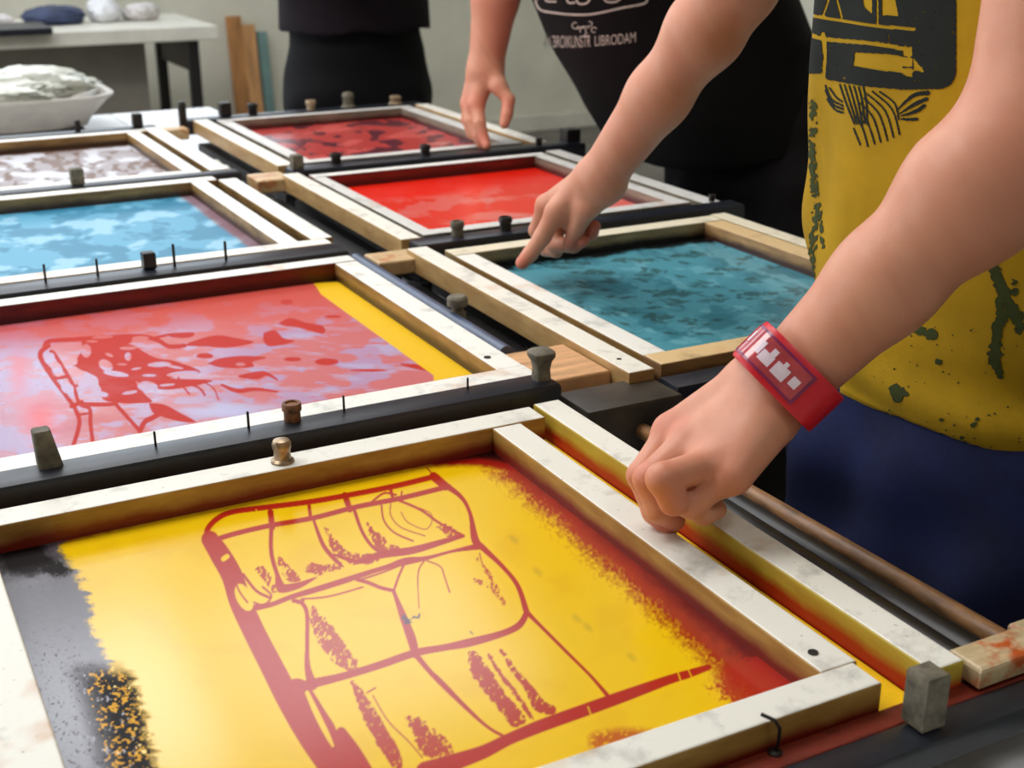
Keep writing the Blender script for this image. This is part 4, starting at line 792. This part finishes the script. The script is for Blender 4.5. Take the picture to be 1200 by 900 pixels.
for a in ([(967,100),(974,116),(988,124)],[(967,106),(976,122),(988,128)],[(969,116),(978,128),(988,132)],[(972,103),(980,114),(987,119)]): S(a,2.)
for a in ([(1050,130,1),(1070,112,4),(1087,109,5)],[(1053,134,1),(1072,122,4),(1086,116,4)],[(1055,136,1),(1072,131,4),(1083,124,4)],[(1056,139.5,2),(1064,140,3),(1074,139.5,3.6)]): S(a,3)
d2=Canvas(); T=d2.stroke
T([(952,118),(953,150),(952,190),(956,240),(951,300),(953,345)],9,1,speck=.51,seed=61,rough=4); T([(960,240),(964,290)],5,1,speck=.55,seed=62)
T([(1158,285,8),(1166,318,14),(1176,350,16),(1168,392,12),(1165,420,14),(1172,440,8)],12,1,speck=.36,seed=63,rough=5); T([(1178,345,10),(1192,372,16),(1194,388,10)],12,1,speck=.38,seed=64,rough=4)
for x,y,q in ((1050,458,9),(1052,466,6),(1078,388,7),(1090,392,8),(1100,424,5),(1190,342,5),(1102,492,3),(1140,497,4),(1128,513,3),(1010,486,4),(1005,492,5),(1022,500,7),(1040,512,9),(1050,522,7),(1082,519,6),(1120,548,3),(1145,492,3),(1060,462,4),(962,350,6),(1188,330,4)): d2.ell(x,y,q,q*.8,0,1,speck=.36,seed=int(x),rough=3)
for k in range(120): x=r.uniform(985,1198); y=r.uniform(375,545); q=r.uniform(.5,1.3); d2.ell(x,y,q,q)
def msk1(px,py): return np.maximum(c.get(px,py)*(py>-55)+(py<=-55)*0.,d2.get(px,py))
def pnt1(px,py,m):
    col=np.broadcast_to(L3((36,40,38)),(len(px),3)).copy(); return lerp(col,(66,74,38),d2.get(px,py)*.9)
c.m[0,:]=c.m[1,:]
shirt_sheet('shirt_print',P1,shirt1,cen[0]-.34,(cen[1]-.19,cen[1]+.185),(.925,1.29),.0006,pnt1,msk1,'shirtink')['label']='dark printed emblem, feathers and ink smears'
# ------------------------------------------------------------------ wristband
bc=at(923,441,.911); bw=at(905,462,.921)-at(1010,362,.909); bw/=np.linalg.norm(bw)
e1=at(968,480,.915)-at(872,400,.925); e1-=bw*(e1@bw); e1/=np.linalg.norm(e1); e2=np.cross(bw,e1); e2*= -1 if e2@FWD>0 else 1     # e2 looks toward the camera
def bp(a,w,r=1.): # angle a (0 = toward camera), position w along the arm
    c_,s_=math.cos(a),math.sin(a); k=1/(abs(c_)**3+abs(s_)**3)**(1/3); return bc+e1*(.0350*r*k*s_)+e2*(.0310*r*k*c_)+bw*w*(1-.0*c_)
root=empty('wristband',tuple(bc),'red vinyl wristband with a clear window on the near forearm','wristband')
b=MB(); n=64; rows=[(-.0165,1.0),(-.0165,1.06),(-.015,1.085),(.015,1.085),(.0165,1.06),(.0165,1.0)]
vs=[tuple(bp(2*math.pi*k/n,w,r_)) for (w,r_) in rows for k in range(n)]; fs=[(i*n+k,i*n+(k+1)%n,((i+1)%6)*n+(k+1)%n,((i+1)%6)*n+k) for i in range(6) for k in range(n)]
b.add(vs,fs); b.build('strap','band',root,True)
def patch(name,a0,a1,w0,w1,r0,r1,mat,na=14,nw=6):
    b=MB(); vs=[]; 
    for r_ in (r0,r1):
        for i in range(na+1):
            for j in range(nw+1): vs.append(tuple(bp(a0+(a1-a0)*i/na,w0+(w1-w0)*j/nw,r_)))
    m=(na+1)*(nw+1); g=lambda l,i,j:l*m+i*(nw+1)+j; fs=[]
    for i in range(na):
        for j in range(nw): fs+=[(g(1,i,j),g(1,i+1,j),g(1,i+1,j+1),g(1,i,j+1)),(g(0,i,j),g(0,i,j+1),g(0,i+1,j+1),g(0,i+1,j))]
    for i in range(na): fs+=[(g(0,i,0),g(0,i+1,0),g(1,i+1,0),g(1,i,0)),(g(0,i,nw),g(1,i,nw),g(1,i+1,nw),g(0,i+1,nw))]
    for j in range(nw): fs+=[(g(0,0,j),g(1,0,j),g(1,0,j+1),g(0,0,j+1)),(g(0,na,j),g(0,na,j+1),g(1,na,j+1),g(1,na,j))]
    b.add(vs,fs); return b.build(name,mat,root,True)
A0,A1=-1.25,.36
patch('window_rim',A0,A1,-.0125,.0125,1.07,1.115,'bandrim')
patch('clear_window',A0+.06,A1-.06,-.0105,.0105,1.09,1.125,'bandface')
for (a,b_,w0,w1) in ((-.72,-.62,-.006,.004),(-.60,-.36,-.002,.006),(-.48,-.38,-.007,.0),(-.30,-.02,-.003,.0065),(-.2,-.12,-.006,-.002),(.06,.22,-.003,.004),(-1.05,-.98,-.007,.002)): patch('window_mark',a,b_,w0,w1,1.12,1.132,'bandmark',4,2)
# ------------------------------------------------------------------ person in the black printed shirt
el=at(596,-112,2.24); wr=at(569,80,2.325); sh=at(655,-245,2.25)
fM=[at(548,122,2.335),at(557,124,2.32),at(566,122,2.31),at(546,120,2.355)]
fg3=[[(at(549,122,2.34),.0125),(at(551,142,2.335),.011),(at(559,160,2.33),.0095),(at(564,170,2.328),.008)],[(at(559,122,2.325),.0125),(at(562,144,2.315),.011),(at(567,162,2.315),.0095),(at(570,171,2.308),.0082)],[(at(548,120,2.36),.0115),(at(547,140,2.37),.010),(at(553,158,2.37),.009)],[(at(550,118,2.38),.011),(at(549,136,2.39),.0095),(at(556,150,2.39),.0085)],[(at(584,100,2.31),.014),(at(596,117,2.305),.0115),(at(594,134,2.30),.0105),(at(591,145,2.30),.009)]]
pl3=[(at(563,80,2.33),at(549,121,2.345),.022,.015),(at(570,82,2.325),at(559,121,2.325),.022,.015),(at(576,84,2.32),at(584,101,2.31),.021,.015),(wr,at(558,108,2.35),.024,.018)]
a3={'f':arm_sdf(sh,el,wr,fg3,pl3,(.052,.047,.038,.0245),flat=(at(576,80,2.325)-at(563,80,2.325))*.3),'pts':[sh,el,wr,at(564,178,2.32),at(600,140,2.30)],'h':.0034,'sh':sh,'reds':[(at(549,122,2.34),.016,.6),(at(560,122,2.32),.016,.5),(at(566,165,2.31),.02,.7),(at(590,125,2.3),.02,.5),(el,.16,.3)],'seed':7}
sh3b=arr(1.27,1.73,1.42); el3b=arr(1.46,1.63,1.22); wr3b=arr(1.61,1.75,1.08)
def relaxed_hand(wr,d,side,h=.0045):
    """plain hanging hand: palm and five slightly curled fingers along d"""
    d=np.array(d,float); d/=np.linalg.norm(d); s=np.array(side,float); s/=np.linalg.norm(s); n=np.cross(d,s); F_=[]; pm=[]
    for k,L in zip((-1.5,-.5,.5,1.5),(.062,.072,.068,.054)):
        m=wr+d*.088+s*k*.019; F_.append([(m,.0105),(m+d*L*.45+n*.006,.0095),(m+d*L*.75+n*.018,.0085),(m+d*L*.9+n*.030,.0075)]); pm.append((wr+s*k*.010,m,.017,.0125))
    F_.append([(wr+d*.03-s*.028,.014),(wr+d*.065-s*.044+n*.01,.011),(wr+d*.09-s*.042+n*.02,.009)]); return F_,pm
F_,pm_=relaxed_hand(wr3b,(.5,.3,-.6),(.1,.9,.3)); b3={'f':arm_sdf(sh3b,el3b,wr3b,F_,pm_,(.05,.045,.036,.024)),'pts':[sh3b,el3b,wr3b,wr3b+arr(.12,.10,-.14)],'h':.006,'sh':sh3b,'reds':[]}
zs3=[.84,.90,.98,1.08,1.18,1.30,1.42,1.50]
st3=torso_stack(zs3,[1.47,1.44,1.40,1.37,1.315,1.265,1.22,1.18],[1.95]*8,[.165,.175,.180,.188,.195,.20,.18,.10],[.15,.18,.205,.24,.23,.20,.13,.06])
def shirt3(p):
    z=p[:,2]; y=p[:,1]; d=st3(p)+.005*np.sin(y*34+z*20)*sstep(1.1,.95,z)
    for s_,e_ in ((sh,el),(sh3b,el3b)): d=smin(d,rc(p,s_,s_+(e_-s_)*.42,.068,.066),.03)
    return np.maximum(d,.885-z+.10*np.clip(p[:,0]-1.36,-.1,.2)*-1*-1)
h3l=arr(1.53,1.86,.84); h3r=arr(1.53,2.03,.84); k3l=arr(1.50,1.85,.48); k3r=arr(1.50,2.05,.48); n3l=arr(1.53,1.84,.09); n3r=arr(1.53,2.06,.09)
t3=trou(None,1.53,1.94,h3l,k3l,n3l,h3r,k3r,n3r,.175,.135,.105,.002)
P3=person('person in a black shirt with pale lettering leaning to the dull red screen',[a3,b3],{'neck':arr(1.15,1.93,1.50),'chest':arr(1.24,1.93,1.33)},{'f':shirt3,'box':(arr(1.02,1.58,.82),arr(1.75,2.28,1.60)),'h':.007},'blacktee',
 {'f':t3,'box':(arr(1.3,1.66,.04),arr(1.78,2.24,1.02)),'h':.009},'greytrouser',arr(1.06,1.93,1.64),(-1.,0.),.9,[(h3l,k3l,n3l),(h3r,k3r,n3r)],arr(1.50,1.93,.92))
def march(px,py,f,f0,off=.0012):
    px=np.asarray(px,float); py=np.asarray(py,float); d=FWD+np.outer((px-600)/F,RGT)+np.outer((450-py)/F,UPV); d/=np.linalg.norm(d,axis=1)[:,None]; t=np.full(len(px),f0)
    for i in range(60): t+=np.clip(f((CAM+d*t[:,None]).astype(np.float32)),-.02,.04)*.8
    return CAM+d*(t-off)[:,None]
def ribbon(b,pts,w,f,f0):
    q=smooth_pts([(x,y,0) for x,y in pts])[:,:2]; d=np.gradient(q,axis=0); n=np.stack([-d[:,1],d[:,0]],1); n/=np.linalg.norm(n,axis=1)[:,None]+1e-9
    A=march(*(q+n*w/2).T,f,f0); B=march(*(q-n*w/2).T,f,f0); A2=march(*(q+n*w/2).T,f,f0,-.001); B2=march(*(q-n*w/2).T,f,f0,-.001); m=len(q)
    b.add(list(A)+list(B)+list(A2)+list(B2),[(i,i+1,m+i+1,m+i) for i in range(m-1)]+[(i,2*m+i,2*m+i+1,i+1) for i in range(m-1)]+[(m+i,m+i+1,3*m+i+1,3*m+i) for i in range(m-1)])
b=MB()
ribbon(b,[(628,4),(634,12),(650,15),(668,17),(690,17),(708,14),(730,9),(752,5),(758,1),(759,-8)],2.6,shirt3,1.9); ribbon(b,[(628,4),(627,-8)],2.6,shirt3,1.9)
for a in ([(640,-6),(640,1),(652,2)],[(664,-5),(666,3),(674,3)],[(674,-4),(678,4),(687,4),(692,-2)],[(706,-4),(711,2),(722,2),(730,-4)]): ribbon(b,a,2.2,shirt3,1.9)
b.build('shirt_border','whiteprint',P3)['label']='pale rounded border and lettering'
b=MB()
def curl(x,y,r,a0,a1): ribbon(b,[(x+r*math.cos(a),y+r*math.sin(a)) for a in np.linspace(a0,a1,9)],1.1,shirt3,1.9)
curl(674,30,3.6,0,5.2); curl(691,28,2.8,-2,2.4); curl(696,35,3.,1,6); curl(683,36,3.4,2.5,6.8); ribbon(b,[(676,34),(684,31),(690,33)],1.3,shirt3,1.9); curl(688,41,2.4,0,5)
b.build('shirt_emblem','whiteprint',P3)['label']='small curly pale emblem'
def shirt_text(txt,x0,x1,ytop,ybot,slope,bow):
    cu=bpy.data.curves.new('t','FONT'); cu.body=txt; cu.size=1; o=bpy.data.objects.new('t',cu); C.objects.link(o); dg=bpy.context.evaluated_depsgraph_get(); me=bpy.data.meshes.new_from_object(o.evaluated_get(dg)); bpy.data.objects.remove(o)
    co=np.zeros(len(me.vertices)*3); me.vertices.foreach_get('co',co); co=co.reshape(-1,3); mn=co.min(0); mx=co.max(0); u=(co[:,0]-mn[0])/(mx[0]-mn[0]); v=(co[:,1]-mn[1])/(mx[1]-mn[1])
    px=x0+(x1-x0)*u; py=ybot+(ytop-ybot)*v+slope*u+bow*4*u*(1-u); p=march(px,py,shirt3,1.9,.0014); me.vertices.foreach_set('co',p.ravel()); me.materials.append(M['whiteprint']); me.update(); o=bpy.data.objects.new('shirt_lettering',me); link(o,P3); o['label']='row of pale capital letters'
shirt_text('ANBROIKUNSTR',637,692,41,55,0.,1.); shirt_text('LIBRODAM',697,745,42,54,-4.5,.5)
# ------------------------------------------------------------------ person at the far end
X4,Y4=P4POS
sa=arr(X4-.185,Y4-.01,1.40); sb_=arr(X4+.185,Y4-.01,1.40); ea=arr(X4-.205,Y4-.04,1.19); eb=arr(X4+.205,Y4-.04,1.19); wa_=arr(X4-.03,Y4-.24,1.23); wb_=arr(X4+.04,Y4-.22,1.27)
Fa,pa=relaxed_hand(wa_,(1,-.1,.05),(0,0,1)); Fb,pb=relaxed_hand(wb_,(-1,-.1,.05),(0,0,-1))
A4=[{'f':arm_sdf(s_,e_,w_,Fh,ph,(.05,.044,.035,.024)),'pts':[s_,e_,w_,w_+arr(dx,-.05,.05),w_+arr(dx,-.02,-.06)],'h':.006,'sh':s_,'reds':[]} for s_,e_,w_,Fh,ph,dx in ((sa,ea,wa_,Fa,pa,.17),(sb_,eb,wb_,Fb,pb,-.17))]
st4=torso_stack([.9,1.04,1.15,1.3,1.42,1.5],[X4]*6,[Y4]*6,[.115,.118,.118,.12,.11,.06],[.186,.184,.178,.188,.18,.09])
def shirt4(p):
    d=st4(p)
    for s_,e_ in ((sa,ea),(sb_,eb)): d=smin(d,rc(p,s_,s_+(e_-s_)*.55,.066,.064),.03)
    return np.maximum(d,1.025+.004*np.sin(p[:,0]*40)-p[:,2])
h4=[arr(X4-.085,Y4,.88),arr(X4+.085,Y4,.88)]; k4=[arr(X4-.09,Y4-.01,.50),arr(X4+.09,Y4-.01,.50)]; n4=[arr(X4-.09,Y4+.02,.09),arr(X4+.09,Y4+.02,.09)]
t4=trou(None,X4,Y4,h4[0],k4[0],n4[0],h4[1],k4[1],n4[1],.105,.170,.095,.002,1.10)
person('person in a plum black top and black trousers standing behind the far rail',A4,{'neck':arr(X4,Y4,1.50),'chest':arr(X4,Y4,1.32)},{'f':shirt4,'box':(arr(X4-.32,Y4-.22,.98),arr(X4+.32,Y4+.2,1.57)),'h':.008},'plumtee',
 {'f':t4,'box':(arr(X4-.26,Y4-.2,.04),arr(X4+.26,Y4+.2,1.14)),'h':.009},'blacktrouser',arr(X4,Y4-.03,1.66),(0.,-1.),1.,[(h4[0],k4[0],n4[0]),(h4[1],k4[1],n4[1])],arr(X4,Y4,.92))
# ================================================================== CAMERA, WORLD
cam=bpy.data.cameras.new('camera'); co=bpy.data.objects.new('camera',cam); C.objects.link(co); co.location=tuple(CAM); co.rotation_euler=(math.pi/2-PITCH,0,-YAW)
cam.sensor_width=36; cam.lens=36*F/1200; cam.clip_start=.02; cam.dof.use_dof=True; cam.dof.focus_distance=1.0; cam.dof.aperture_fstop=11
sc=bpy.context.scene; sc.camera=co
w=bpy.data.worlds.new('world'); sc.world=w; w.use_nodes=True; bg=w.node_tree.nodes['Background']; bg.inputs[0].default_value=(.75,.86,1,1); bg.inputs[1].default_value=1.5
vs=sc.view_settings; vs.view_transform='Standard'; vs.look='None'; vs.gamma=1; vs.use_curve_mapping=False; vs.exposure=EXPO; sc.display_settings.display_device='sRGB'
